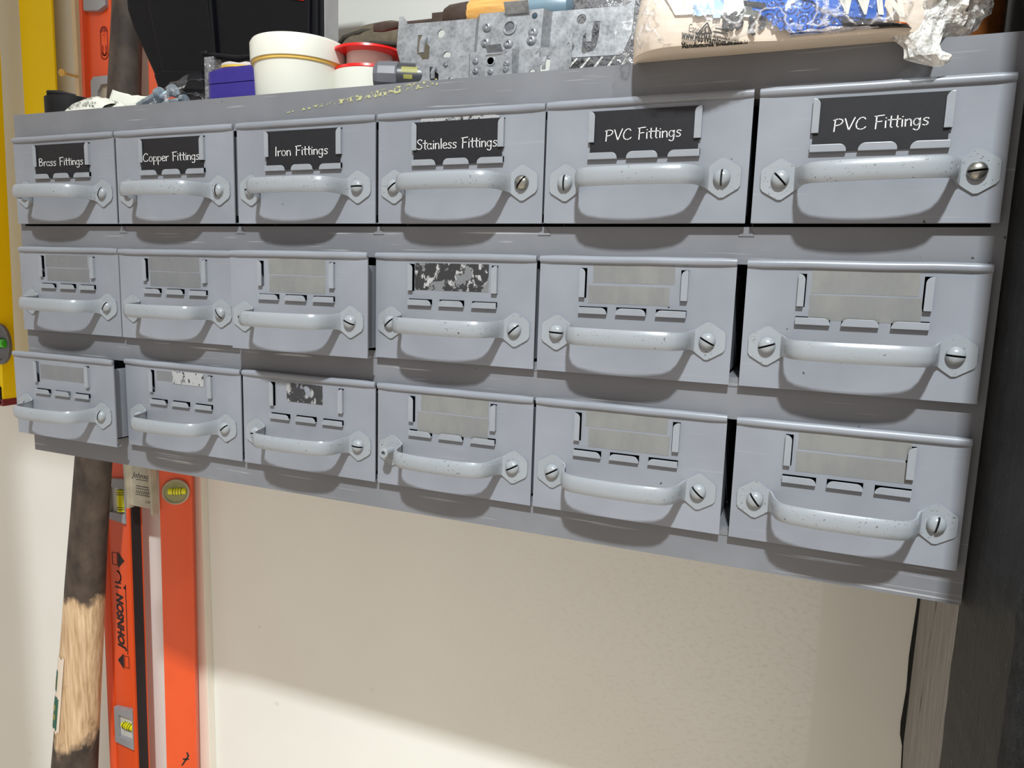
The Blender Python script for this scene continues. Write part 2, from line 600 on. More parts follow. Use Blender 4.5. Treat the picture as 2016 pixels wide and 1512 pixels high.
# hand lettering, unit = cap height; (advance, strokes)
GL = {
 'B': (0.58, [[(0.03, 0), (0.05, 1.0)], [(0.02, 0.98), (0.3, 0.97), (0.42, 0.84), (0.38, 0.66), (0.08, 0.54)], [(0.08, 0.54), (0.4, 0.48), (0.48, 0.28), (0.36, 0.06), (0.0, 0.02)]]),
 'C': (0.66, [[(0.52, 0.82), (0.44, 0.97), (0.28, 0.98), (0.1, 0.78), (0.02, 0.45), (0.08, 0.14), (0.26, 0.02), (0.44, 0.06), (0.56, 0.2)]]),
 'F': (0.52, [[(0.08, -0.04), (0.1, 0.98)], [(0.0, 0.97), (0.5, 1.02)], [(0.08, 0.52), (0.4, 0.55)]]),
 'I': (0.24, [[(0.08, 0.0), (0.1, 1.0)]]),
 'P': (0.62, [[(0.06, -0.02), (0.1, 0.98)], [(0.0, 0.9), (0.25, 1.0), (0.48, 0.92), (0.52, 0.72), (0.38, 0.52), (0.08, 0.44)]]),
 'S': (0.56, [[(0.46, 0.86), (0.34, 1.0), (0.14, 0.96), (0.06, 0.76), (0.2, 0.56), (0.4, 0.44), (0.46, 0.22), (0.32, 0.02), (0.1, 0.02), (0.0, 0.12)]]),
 'V': (0.62, [[(0.02, 0.98), (0.26, 0.02), (0.56, 1.02)]]),
 'a': (0.46, [arc(0.18, 0.28, 0.16, 0.28, 60, 400, 12), [(0.34, 0.56), (0.33, 0.2), (0.4, 0.0)]]),
 'e': (0.44, [[(0.04, 0.3), (0.36, 0.34), (0.33, 0.52), (0.2, 0.6), (0.06, 0.48), (0.02, 0.24), (0.12, 0.03), (0.26, 0.0), (0.38, 0.1)]]),
 'g': (0.48, [arc(0.18, 0.3, 0.16, 0.27, 50, 400, 12), [(0.35, 0.58), (0.36, 0.1), (0.32, -0.28), (0.18, -0.36), (0.04, -0.24)]]),
 'i': (0.20, [[(0.08, 0.55), (0.09, 0.0)], [(0.085, 0.76), (0.1, 0.80)]]),
 'l': (0.20, [[(0.07, 1.0), (0.09, 0.0)]]),
 'n': (0.46, [[(0.04, 0.56), (0.06, 0.0)], [(0.06, 0.4), (0.18, 0.56), (0.3, 0.54), (0.35, 0.38), (0.36, 0.0)]]),
 'o': (0.46, [arc(0.2, 0.29, 0.18, 0.29, 80, 440, 14)]),
 'p': (0.48, [[(0.05, 0.56), (0.07, -0.4)], arc(0.23, 0.29, 0.17, 0.27, 160, -160, 12)]),
 'r': (0.36, [[(0.04, 0.56), (0.06, 0.0)], [(0.06, 0.34), (0.16, 0.52), (0.32, 0.56)]]),
 's': (0.40, [[(0.32, 0.5), (0.22, 0.58), (0.08, 0.54), (0.05, 0.4), (0.26, 0.26), (0.3, 0.1), (0.18, -0.01), (0.02, 0.05)]]),
 't': (0.34, [[(0.16, 0.9), (0.15, 0.06), (0.24, 0.0)], [(0.0, 0.6), (0.34, 0.62)]]),
 ' ': (0.36, []),
}
def handwriting(txt):
    x, out = 0.0, []
    for ch in txt:
        a, st = GL[ch]
        out += [[(x + p[0], p[1]) for p in L] for L in st]
        x += a
    return x, out

# ------------------------------------------------------------------ the setting
WALL_Y = 0.37
FLOOR_Z = -1.30
b = MB(); b.box(-1.6, 1.7, WALL_Y, WALL_Y + 0.05, FLOOR_Z, 1.3)
tag(b.build('wall_back', M['wall']), kind='structure')
b = MB(); b.box(-1.6, 1.7, -2.2, WALL_Y + 0.05, FLOOR_Z - 0.05, FLOOR_Z)
tag(b.build('floor', M['floor']), kind='structure')
# white vertical trim board on the wall
b = MB(); b.box(-0.180, -0.139, WALL_Y - 0.014, WALL_Y, FLOOR_Z, 0.5)
tag(b.build('trim_1', M['trim'], bevel=0.001), kind='structure')
# cream batten beside the first orange level
b = MB(); b.box(at(144, 100, WALL_Y - 0.010).x, at(152, 100, WALL_Y - 0.010).x, WALL_Y - 0.010, WALL_Y, 0.0, 0.75)
tag(b.build('trim_2', M['cream'], bevel=0.001), kind='structure')
# unseen panels added left of the view, shaped to shade the wall's left part
b = MB(); b.box(-0.95, -0.027, -0.312, -0.300, -0.20, 1.25)
tag(b.build('shade_panel_1', M['trim'], bevel=0.001), kind='structure')
b = MB(); b.box(-0.025, 0.155, -0.312, -0.300, 0.262, 1.25)
tag(b.build('shade_panel_2', M['trim'], bevel=0.001), kind='structure')
# grey stud in the corner behind the post, its edge against the wall is bowed
b = MB()
b.box(0.8815, 0.99, 0.19, WALL_Y, -0.66, 0.75)
b.add([(0.8815, 0.19, -0.66), (0.99, 0.19, -0.66), (0.99, WALL_Y, -0.66), (0.8815, WALL_Y, -0.66),
       (0.900, 0.19, FLOOR_Z), (0.99, 0.19, FLOOR_Z), (0.99, WALL_Y, FLOOR_Z), (0.915, WALL_Y, FLOOR_Z)],
      [(0, 1, 2, 3), (4, 7, 6, 5), (0, 4, 5, 1), (1, 5, 6, 2), (2, 6, 7, 3), (3, 7, 4, 0)])
tag(b.build('trim_3', M['stud']), kind='structure')
# dark open crack between wall sheet and stud
b = MB()
crk = [(-0.30, 0.0028), (-0.42, 0.003), (-0.50, 0.0024), (-0.56, 0.0042), (-0.60, 0.0030), (-0.64, 0.0048), (-0.655, 0.004), (-0.668, 0.0012), (-0.72, 0.0012)]
pts = [(0.8812 + (0 if z > -0.66 else (-0.66 - z) * 0.053) - w_ , z) for z, w_ in crk] + [(0.8825 + (0 if z > -0.66 else (-0.66 - z) * 0.053), z) for z, w_ in reversed(crk)]
b.prism(pts, WALL_Y - 0.0015, WALL_Y + 0.002)
tag(b.build('trim_4', M['dark']), kind='structure')
# black post at the right end of the cabinet
b = MB()
def post_edge(z, k): return 0.0012 * noise.noise(Vector((k * 3.1, z * 34, 0.0))) + 0.0006 * noise.noise(Vector((k, z * 120, 5)))
def post_fn(u, v):
    z = FLOOR_Z + 2.2 * v
    c = [(0.846, 0.012), (0.846, -0.108), (0.849, -0.112), (0.945, -0.112), (0.948, -0.108), (0.948, 0.012), (0.846, 0.012)]
    i = min(5, int(u * 6 + 1e-6))
    p = c[i] if abs(u * 6 - i) < 1e-3 else c[i + 1]
    k = [0, 1, 1, 2, 2, 3, 0][c.index(p)] if p != c[0] else 0
    return (p[0] + post_edge(z, k), p[1] + post_edge(z, k + 9), z)
b.grid(post_fn, 6, 180)
po = b.build('post', M['post'], merge=True)
tag(po, 'black rough-painted post standing against the right end of the grey drawer cabinet', 'post')

# ------------------------------------------------------------------ the cabinet
P = 0.14
CAB_D = 0.26
XL, XR, ZT, ZB = -0.003, 0.8445, -0.0107, -0.3497
cab = empty('parts_cabinet', (0.42, 0.13, ZB))
tag(cab, 'wide grey steel small-parts cabinet with eighteen pull drawers in three rows', 'cabinet')
ROWZ = [(-0.0333, -0.1164), (-0.1388, -0.2220), (-0.2424, -0.3261)]
b = MB()
t_ = 0.0015
# outer shell
b.box(XL, XR, 0, CAB_D, ZT - t_, ZT)
b.box(XL, XR, 0, CAB_D, ZB, ZB + t_)
b.box(XL, XL + t_, t_, CAB_D, ZB + t_, ZT - t_)
b.box(XR - t_, XR, t_, CAB_D, ZB + t_, ZT - t_)
b.box(XL + t_, XR - t_, CAB_D - t_, CAB_D, ZB + t_, ZT - t_)
# face rails (folded sheet: front face with returns)
rails = [(-0.0385, ZT - t_), (-0.1425, -0.1184), (-0.246, -0.2175), (ZB + t_, -0.3215)]
for z0, z1 in rails:
    b.box(XL, XR, 0, t_, z0, z1)
    if z1 < -0.05:
        b.box(XL + t_, XR - t_, t_, CAB_D - 0.004, z1 - t_, z1)
    b.box(XL + t_, XR - t_, t_, 0.02, z0, z0 + t_)
for k in range(1, 6):
    b.box(k * P - 0.0007, k * P + 0.0007, 0.045, CAB_D - 0.002, ZB + t_, ZT - t_)
for x0, x1 in ((XL, XL + 0.007), (XR - 0.0085, XR)):
    for z0, z1 in ((-0.1184, -0.0385), (-0.2175, -0.1425), (-0.3215, -0.246)):
        b.box(x0, x1, 0, t_, z0, z1)
# little tongues where the partitions meet the rails
for k in range(1, 6):
    for z1 in (-0.1184, -0.2175, -0.3215):
        b.prism([(k * P - 0.005, z1 - 0.006), (k * P + 0.005, z1 - 0.006), (k * P + 0.0012, z1 - 0.0002), (k * P - 0.0012, z1 - 0.0002)], -0.0006, 0.0)
fr = b.build('frame', M['frame'], cab)
# chalk streak and dent on the top rail
b = MB()
pa, pb_ = at(566, 222, 0), at(862, 163, 0)
def chalk(u, v):
    p = pa.lerp(pb_, u)
    wd = 0.0008 + 0.0042 * min(1, u * 1.6)
    return (p.x, -0.0004, p.z + (v - 0.35) * wd)
b.grid(chalk, 30, 2)
tag(b.build('chalk_streak', M['chalk'], cab), 'yellowish chalk streak across the top rail')

def outline_round(x0, x1, z0, z1, r, corners):
    """rectangle with chosen rounded corners ('tl','tr'), counter-clockwise from bottom-left"""
    pts = [(x0, z0), (x1, z0)]
    if 'tr' in corners:
        pts += [(x1 - r + r * math.cos(a), z1 - r + r * math.sin(a)) for a in [i * PI / 2 / 5 for i in range(6)]]
    else:
        pts.append((x1, z1))
    if 'tl' in corners:
        pts += [(x0 + r + r * math.cos(a), z1 - r + r * math.sin(a)) for a in [PI / 2 + i * PI / 2 / 5 for i in range(6)]]
    else:
        pts.append((x0, z1))
    return pts

TABS = [  # x0, x1, z0, z1, rounded corners, radius, orientation
    (-0.0378, -0.0336, -0.0292, -0.0088, ('tr',), 0.0036, 'v'),
    (0.0332, 0.0378, -0.0292, -0.0088, ('tl',), 0.0038, 'v'),
    (-0.0378, -0.0172, -0.0405, -0.0360, ('tr',), 0.0040, 'h'),
    (-0.0108, 0.0104, -0.0405, -0.0358, ('tl', 'tr'), 0.0040, 'h'),
    (0.0170, 0.0376, -0.0405, -0.0360, ('tl',), 0.0040, 'h')]

def make_handle_mesh():
    st = [(0.0650, .0006, .0030, 0), (0.0646, .0012, .0052, 0), (0.0634, .0013, .0070, 0), (0.0545, .0013, .0124, 0), (0.0520, .0013, .0126, 0), (0.0470, .0013, .0092, 0), (0.0448, .0016, .0074, .0002),
          (0.0437, .0032, .0066, .0004), (0.0424, .0085, .0060, .0007), (0.0410, .0145, .0058, .0010), (0.0390, .0200, .0058, .0013), (0.0355, .0242, .0059, .0015),
          (0.0300, .0266, .0060, .0016), (0.0200, .0281, .0060, .0016), (0.0100, .0288, .0060, .0016)]
    st = [(-a, b_, c, d) for a, b_, c, d in st] + [(0, .0290, .0060, .0016)] + list(reversed(st))
    n = len(st)
    N = 9
    th = 0.0014
    b = MB()
    rows_ = []
    for i, (x, y, hw, cr) in enumerate(st):
        x0, y0 = st[max(i - 1, 0)][:2]
        x1, y1 = st[min(i + 1, n - 1)][:2]
        tx, ty = x1 - x0, y1 - y0
        L = math.hypot(tx, ty)
        nx, ny = -ty / L, tx / L           # outward normal in the (x, standoff) plane
        ring = []
        for j in range(N):
            q = -1 + 2 * j / (N - 1)
            bulge = cr * (1 - abs(q) ** 2.8)
            ring.append((x + nx * bulge, -(y + ny * bulge), q * hw))
        for j in range(N - 1, -1, -1):
            q = -1 + 2 * j / (N - 1)
            bulge = cr * (1 - abs(q) ** 2.8) - th
            ring.append((x + nx * bulge, -max(0.0, y + ny * bulge), q * hw))
        rows_.append(ring)
    vs = [p for r in rows_ for p in r]
    R_ = 2 * N
    fs = []
    for i in range(n - 1):
        for j in range(R_):
            j2 = (j + 1) % R_
            fs.append((i * R_ + j, i * R_ + j2, (i + 1) * R_ + j2, (i + 1) * R_ + j))
    fs.append(list(range(R_))[::-1])
    fs.append([(n - 1) * R_ + j for j in range(R_)])
    b.add(vs, fs)
    return b

def make_screw():
    """slotted round-head screw, axis along -y, slot along x"""
    r, h, sw, sd = 0.0054, 0.0040, 0.00062, 0.0022
    b = MB()
    n, m = 40, 7
    bm = bmesh.new()
    ring = []
    for j in range(m):
        a = PI / 2 * j / m
        rr, hh = r * math.cos(a) ** 0.85, h * math.sin(a) ** 0.9 + 0.0006
        ring.append([bm.verts.new((rr * math.cos(2 * PI * k / n), -hh, rr * math.sin(2 * PI * k / n))) for k in range(n)])
    base = [bm.verts.new((r * math.cos(2 * PI * k / n), 0, r * math.sin(2 * PI * k / n))) for k in range(n)]
    top = bm.verts.new((0, -h - 0.0006, 0))
    for k in range(n):
        k2 = (k + 1) % n
        bm.faces.new((base[k], base[k2], ring[0][k2], ring[0][k]))
        for j in range(m - 1):
            bm.faces.new((ring[j][k], ring[j][k2], ring[j + 1][k2], ring[j + 1][k]))
        bm.faces.new((ring[m - 1][k], ring[m - 1][k2], top))
    fl = -(h - sd)
    for z in (sw, -sw):
        bmesh.ops.bisect_plane(bm, geom=bm.verts[:] + bm.edges[:] + bm.faces[:], plane_co=(0, 0, z), plane_no=(0, 0, 1))
    dele = [f for f in bm.faces if abs(f.calc_center_median().z) < sw * 0.98 and f.calc_center_median().y < fl]
    bmesh.ops.delete(bm, geom=dele, context='FACES')
    bm.verts.index_update()
    b.add([v.co.copy() for v in bm.verts], [[v.index for v in f.verts] for f in bm.faces], 0)
    bm.free()
    for z in (sw, -sw):
        prof = []
        for i in range(13):
            x = -r * 0.98 + 2 * r * 0.98 * i / 12
            q = math.sqrt(max(0, 1 - (x * x + z * z) / (r * r)))
            prof.append((x, -(h * q ** 0.9 + 0.0005), z))
        b.add(prof + [(r * 0.98, fl * 0.6, z), (-r * 0.98, fl * 0.6, z)], [list(range(15))], 1)
    b.add([(-r * 0.97, fl, -sw), (r * 0.97, fl, -sw), (r * 0.97, fl, sw), (-r * 0.97, fl, sw)], [(0, 1, 2, 3)], 1)
    return b

hb = make_handle_mesh()
sb = make_screw()
HANDLE_ME = SCREW_ME = STEEL_ME = None

CARDS = {0: 'Brass Fittings', 1: 'Copper Fittings', 2: 'Iron Fittings', 3: 'Stainless Fittings', 4: 'PVC Fittings', 5: 'PVC Fittings'}
CARDW = {0: (-0.031, 0.030), 1: (-0.0338, 0.0328), 2: (-0.0275, 0.0255), 3: (-0.0338, 0.0330), 4: (-0.0261, 0.0255), 5: (-0.0255, 0.0262)}
SLOT = {(0, 0): (70, 70), (0, 1): (85, 85), (0, 2): (0, 2), (0, 3): (38, 52), (0, 4): (88, 88), (0, 5): (-48, 5),
        (1, 0): (60, 60), (1, 1): (-55, -55), (1, 2): (10, -22), (1, 3): (42, 42), (1, 4): (-3, -28), (1, 5): (18, -4),
        (2, 0): (80, 80), (2, 1): (40, 40), (2, 2): (0, -5), (2, 3): (0, 28), (2, 4): (30, -42), (2, 5): (-52, 80)}
# left edge, right edge offsets inside the 0.14 pitch and the front's depth
FIT = {(0, 0): (.0021, -.0008), (0, 1): (.0022, -.0004), (0, 2): (.0037, .0004), (0, 3): (.0029, -.0005), (0, 4): (.0014, -.0009), (0, 5): (.0026, -.0012),
       (1, 0): (.0012, -.0016), (1, 1): (.0006, -.0012), (1, 2): (.0066, .0026), (1, 3): (.0010, -.0031), (1, 4): (-.0002, -.0037), (1, 5): (.0027, -.0012),
       (2, 0): (.0050, .0035), (2, 1): (.0014, .0014), (2, 2): (.0044, .0012), (2, 3): (.0036, -.0016), (2, 4): (.0004, -.0028), (2, 5): (.0035, -.0012)}
PULL = {(1, 2): 0.0140, (2, 0): 0.0150}
WORN = {(0, 2), (2, 3), (2, 5), (0, 5)}
RES = {  # (x0, x1, z0, z1, material)
 (1, 0): [(-.0305, .0275, -.0195, -.0075, 'res_grey'), (-.0295, .029, -.033, -.0205, 'res_grey')],
 (1, 1): [(-.032, .0285, -.0195, -.0065, 'res_grey'), (-.031, .0295, -.0335, -.0203, 'res_grey')],
 (1, 2): [(-.0278, .0288, -.0190, -.0055, 'res_beige'), (-.0272, .0285, -.0338, -.0200, 'res_beige')],
 (1, 3): [(-.0325, .0305, -.0285, -.0075, 'res_grey'), (-.0322, .0302, -.0282, -.0078, 'flake_black')],
 (1, 4): [(-.0285, .0285, -.0185, -.0045, 'res_beige'), (-.0315, .0255, -.0330, -.0205, 'res_beige')],
 (1, 5): [(-.0300, .0300, -.0205, -.0055, 'res_beige'), (-.0305, .0325, -.0372, -.0215, 'res_beige')],
 (2, 0): [(-.0305, .0300, -.0255, -.0110, 'res_grey')],
 (2, 1): [(-.0300, .0280, -.0180, -.0085, 'res_grey'), (-.010, .0275, -.0195, -.0075, 'flake_silver')],
 (2, 2): [(-.0205, .0165, -.0240, -.0080, 'flake_solid')],
 (2, 3): [(-.0275, .0310, -.0195, -.0060, 'res_beige'), (-.0305, .0310, -.0370, -.0205, 'res_beige')],
 (2, 4): [(-.0300, .0290, -.0180, -.0055, 'res_beige'), (-.0275, .0310, -.0330, -.0192, 'res_beige')],
 (2, 5): [(-.0300, .0350, -.0175, -.0035, 'res_beige'), (-.0305, .0375, -.0325, -.0190, 'res_beige')]}
ORD_R = ['top row', 'middle row', 'bottom row']

def build_drawer(i, k):
    global HANDLE_ME, SCREW_ME, STEEL_ME
    l, r = FIT[(i, k)]
    x0, x1 = k * P + l, (k + 1) * P + r
    z1, z0 = ROWZ[i]
    z1 += random.uniform(-.0004, .0004)
    pull = PULL.get((i, k), random.uniform(-0.0006, 0.0006))
    yf = -0.006 - pull           # front plane
    xc = (x0 + x1) / 2
    if k == 5: xc += 0.0012
    th = 0.0012
    # front sheet with the punched holes behind the label tabs
    b = MB()
    holes = []
    for (a0, a1, c0, c1, cor, rr, o_) in TABS:
        if o_ == 'v':
            g = 0.0007
            holes.append((xc + a0 - (g if a0 > 0 else 0), xc + a1 + (g if a0 < 0 else 0), z1 + c0 - 0.0003, z1 + c1 + 0.0002))
        else:
            holes.append((xc + a0, xc + a1, z1 + c0 + 0.0006, z1 + c1 + 0.0006))
    ztop = z1 - 0.003
    xs = sorted({x0, x1, *[h[0] for h in holes], *[h[1] for h in holes]})
    zs = sorted({z0, ztop, *[h[2] for h in holes], *[h[3] for h in holes]})
    def is_hole(cx, cz):
        return any(h[0] < cx < h[1] and h[2] < cz < h[3] for h in holes)
    nx, nz = len(xs), len(zs)
    def idx(a, c, layer): return layer * nx * nz + c * nx + a
    vs = [(x, yf + (th if L else 0), z) for L in (0, 1) for z in zs for x in xs]
    fs = []
    solid = [[not is_hole((xs[a] + xs[a + 1]) / 2, (zs[c] + zs[c + 1]) / 2) for a in range(nx - 1)] for c in range(nz - 1)]
    for c in range(nz - 1):
        for a in range(nx - 1):
            if not solid[c][a]: continue
            fs.append((idx(a, c, 0), idx(a + 1, c, 0), idx(a + 1, c + 1, 0), idx(a, c + 1, 0)))
            fs.append((idx(a, c, 1), idx(a, c + 1, 1), idx(a + 1, c + 1, 1), idx(a + 1, c, 1)))
            for (da, dc, e) in ((-1, 0, ((a, c), (a, c + 1))), (1, 0, ((a + 1, c + 1), (a + 1, c))), (0, -1, ((a + 1, c), (a, c))), (0, 1, ((a, c + 1), (a + 1, c + 1)))):
                aa, cc = a + da, c + dc
                if not (0 <= aa < nx - 1 and 0 <= cc < nz - 1) or not solid[cc][aa]:
                    p, q = e
                    fs.append((idx(*p, 0), idx(*q, 0), idx(*q, 1), idx(*p, 1)))
    b.add(vs, fs)
    # rolled lip along the top edge, slightly uneven like bent sheet
    prof = []
    for t in range(11):
        a = -PI / 2 + PI * 1.15 * t / 10
        prof.append((-math.cos(a) * 0.0026, math.sin(a) * 0.0030))
    segs = 14
    lv, lf = [], []
    for s_ in range(segs + 1):
        x = x0 + (x1 - x0) * s_ / segs
        wob = 0.0003 * noise.noise(Vector((x * 40, i * 7.3, k)))
        end = 0.0012 if s_ in (0, segs) else 0
        for (py, pz) in prof:
            lv.append((x, yf + 0.0004 + py * (1 - end * 160), z1 - 0.003 + wob + pz * (1 - end * 120)))
    n = len(prof)
    for s_ in range(segs):
        for j in range(n - 1):
            lf.append((s_ * n + j, (s_ + 1) * n + j, (s_ + 1) * n + j + 1, s_ * n + j + 1))
    lf.append(list(range(n))); lf.append([segs * n + j for j in range(n)][::-1])
    b.add(lv, lf)
    # return flange at the bottom, box body behind the front
    b.box(x0 + 0.0006, x1 - 0.0006, yf + th, yf + 0.006, z0, z0 + 0.001)
    bx0, bx1 = max(x0 + 0.002, k * P + 0.003), min(x1 - 0.002, (k + 1) * P - 0.0025)
    yb = CAB_D - 0.02 + yf
    bz0, bz1 = z0 + 0.006, z1 - 0.010
    b.box(bx0, bx0 + 0.001, yf + th, yb, bz0, bz1)
    b.box(bx1 - 0.001, bx1, yf + th, yb, bz0, bz1)
    b.box(bx0, bx1, yf + th, yb, bz0, bz0 + 0.001)
    b.box(bx0, bx1, yb - 0.001, yb, bz0, bz1)
    d = b.build('drawer', M['drawer'], cab, smooth=32)
    # label tabs
    for (a0, a1, c0, c1, cor, rr, o_) in TABS:
        b = MB()
        pts = outline_round(xc + a0, xc + a1, z1 + c0, z1 + c1, rr, cor)
        b.prism(pts, yf - 0.0028, yf - 0.0018)
        if o_ == 'v':
            xe = (xc + a0, xc + a0 + 0.0009) if a0 < 0 else (xc + a1 - 0.0009, xc + a1)
            b.box(xe[0], xe[1], yf - 0.0020, yf + 0.0003, z1 + c0, z1 + c1 - 0.001)
        else:
            b.box(xc + a0, xc + a1, yf - 0.0020, yf + 0.0003, z1 + c0, z1 + c0 + 0.0009)
        b.build('label_tab', M['tab'], d, bevel=0.0003)
    # card with hand lettering
    if i == 0:
        b = MB()
        b.box(xc - 0.0366, xc + 0.0362, yf - 0.0013, yf - 0.0008, z1 - 0.0397, z1 - 0.0087, 0)
        wd, st = handwriting(CARDS[k])
        ta, tb = CARDW[k]
        sc = (tb - ta) / wd
        cap = min(sc, 0.0072)
        zt = z1 - 0.0285
        tilt = {4: 0.02, 5: 0.03}.get(k, 0.0)
        b.strokes(st, 0.070 if k < 4 else 0.066, lambda u, v: (xc + ta + u * sc, yf - 0.00138, zt + v * cap + u * sc * tilt), 1)
        c_ = b.build('label_card', [M['card'], M['white_ink']], d)
        tag(c_, 'black label card lettered %s in white' % CARDS[k])
        if k == 3:
            b = MB(); b.grid(lambda u, v: (xc - 0.031 + 0.064 * u, yf - 0.0003, z1 - 0.0085 + 0.0032 * v), 1, 1)
            b.build('tape_remnant', M['flake_silver'], d)
    for (a0, a1, c0, c1, mt) in RES.get((i, k), []):
        b = MB()
        off = 0.0002 if not mt.startswith('flake') else 0.0004
        b.grid(lambda u, v: (xc + a0 + (a1 - a0) * u + 0.0006 * noise.noise(Vector((v * 9, k, i))), yf - off, z1 + c0 + (c1 - c0) * v), 6, 6)
        o = b.build('tape_remnant', M[mt], d)
        if mt.startswith('flake'):
            tag(o, 'torn black and silver label remnant')
    # handle and its two screws
    zh = z1 - 0.0216 * 0 - 0.0550
    rot = Matrix.Rotation(math.radians({(0, 5): -1.2, (0, 4): -0.5}.get((i, k), random.uniform(-0.5, 0.5))), 4, 'Y')
    hw = Matrix.Translation((xc - 0.0004, yf, zh)) @ rot
    mt = 'handle_worn' if (i, k) in WORN else 'handle'
    if HANDLE_ME is None:
        h = hb.build('handle', M['handle'], d, smooth=38)
        off = WM[h.name].translation.copy()
        me = h.data
        me.transform(Matrix.Translation(off))
        HANDLE_ME = me
        place(h, hw, d)
        HANDLE_ME2 = me.copy(); HANDLE_ME2.materials[0] = M['handle_worn']
        build_drawer.worn = HANDLE_ME2
    else:
        h = bpy.data.objects.new('handle', HANDLE_ME if mt == 'handle' else build_drawer.worn)
        COL.objects.link(h)
        place(h, hw, d)
    for s_, side in ((0, -1), (1, 1)):
        if (i, k, s_) == (2, 3, 0):      # odd fastener: hollow stud standing proud
            b = MB()
            b.T = hw
            b.lathe([(0.0032, 0.0), (0.0032, -0.009), (0.0040, -0.009), (0.0040, -0.0135), (0.0034, -0.0142), (0.0019, -0.0142), (0.0019, -0.0115), (0.0, -0.0115)], 20, 'y', (side * 0.0531, 0, 0))
            tag(b.build('stud_fastener', M['screw_paint'], d, smooth=40), 'hollow stud standing proud in place of a screw')
            continue
        sw = hw @ Matrix.Translation((side * 0.0531, -0.0012, 0)) @ Matrix.Rotation(math.radians(-SLOT[(i, k)][s_]), 4, 'Y')
        if SCREW_ME is None:
            o = sb.build('screw', [M['screw_paint'], M['dark']], d, smooth=40)
            SCREW_ME = o.data
            SCREW_ME.transform(Matrix.Translation(WM[o.name].translation))
            STEEL_ME = SCREW_ME.copy()
            STEEL_ME.materials[0] = M['steel']
            place(o, sw, d)
        else:
            bare = (i, k, s_) in {(0, 3, 1), (0, 5, 1)}
            o = bpy.data.objects.new('screw', STEEL_ME if bare else SCREW_ME)
            COL.objects.link(o)
            place(o, sw, d)
            if bare: tag(o, 'bare steel screw')
    return d

names = {0: 'first', 1: 'second', 2: 'third', 3: 'fourth', 4: 'fifth', 5: 'sixth'}
for i in range(3):
    for k in range(6):
        d = build_drawer(i, k)
        if i == 0:
            tag(d, 'top row drawer with a %s card%s' % (CARDS[k], '' if k < 4 else (', second from the right' if k == 4 else ', at the right end')))
        else:
            tag(d, '%s drawer of the %s, label holder empty%s' % (names[k], ORD_R[i], ', pulled out a little' if (i, k) in PULL else ''))

# ------------------------------------------------------------------ tools leaning behind the cabinet
def lean(x_at, z_at, slope, y):
    """matrix with local z along a line leaning in x by slope"""
    return Matrix.Translation((x_at, y, z_at)) @ Matrix.Shear('XY', 4, (0, 0)) @ Matrix.Rotation(math.atan(slope), 4, 'Y')

def i_beam(mb, wdt, th, z0, z1, rail=0.006, rec=0.006, mi=0):
    """box level body: two rails joined by a recessed web; x from 0 to wdt, front at y = 0"""
    pts = [(0, 0), (rail, 0), (rail + 0.003, rec), (wdt - rail - 0.003, rec), (wdt - rail, 0), (wdt, 0),
           (wdt, th), (wdt - rail, th), (wdt - rail - 0.003, th - rec), (rail + 0.003, th - rec), (rail, th), (0, th)]
    mb.prism(pts, z0, z1, 'z', mi)

def zpix(py, px, y):
    return at(px, py, y).z

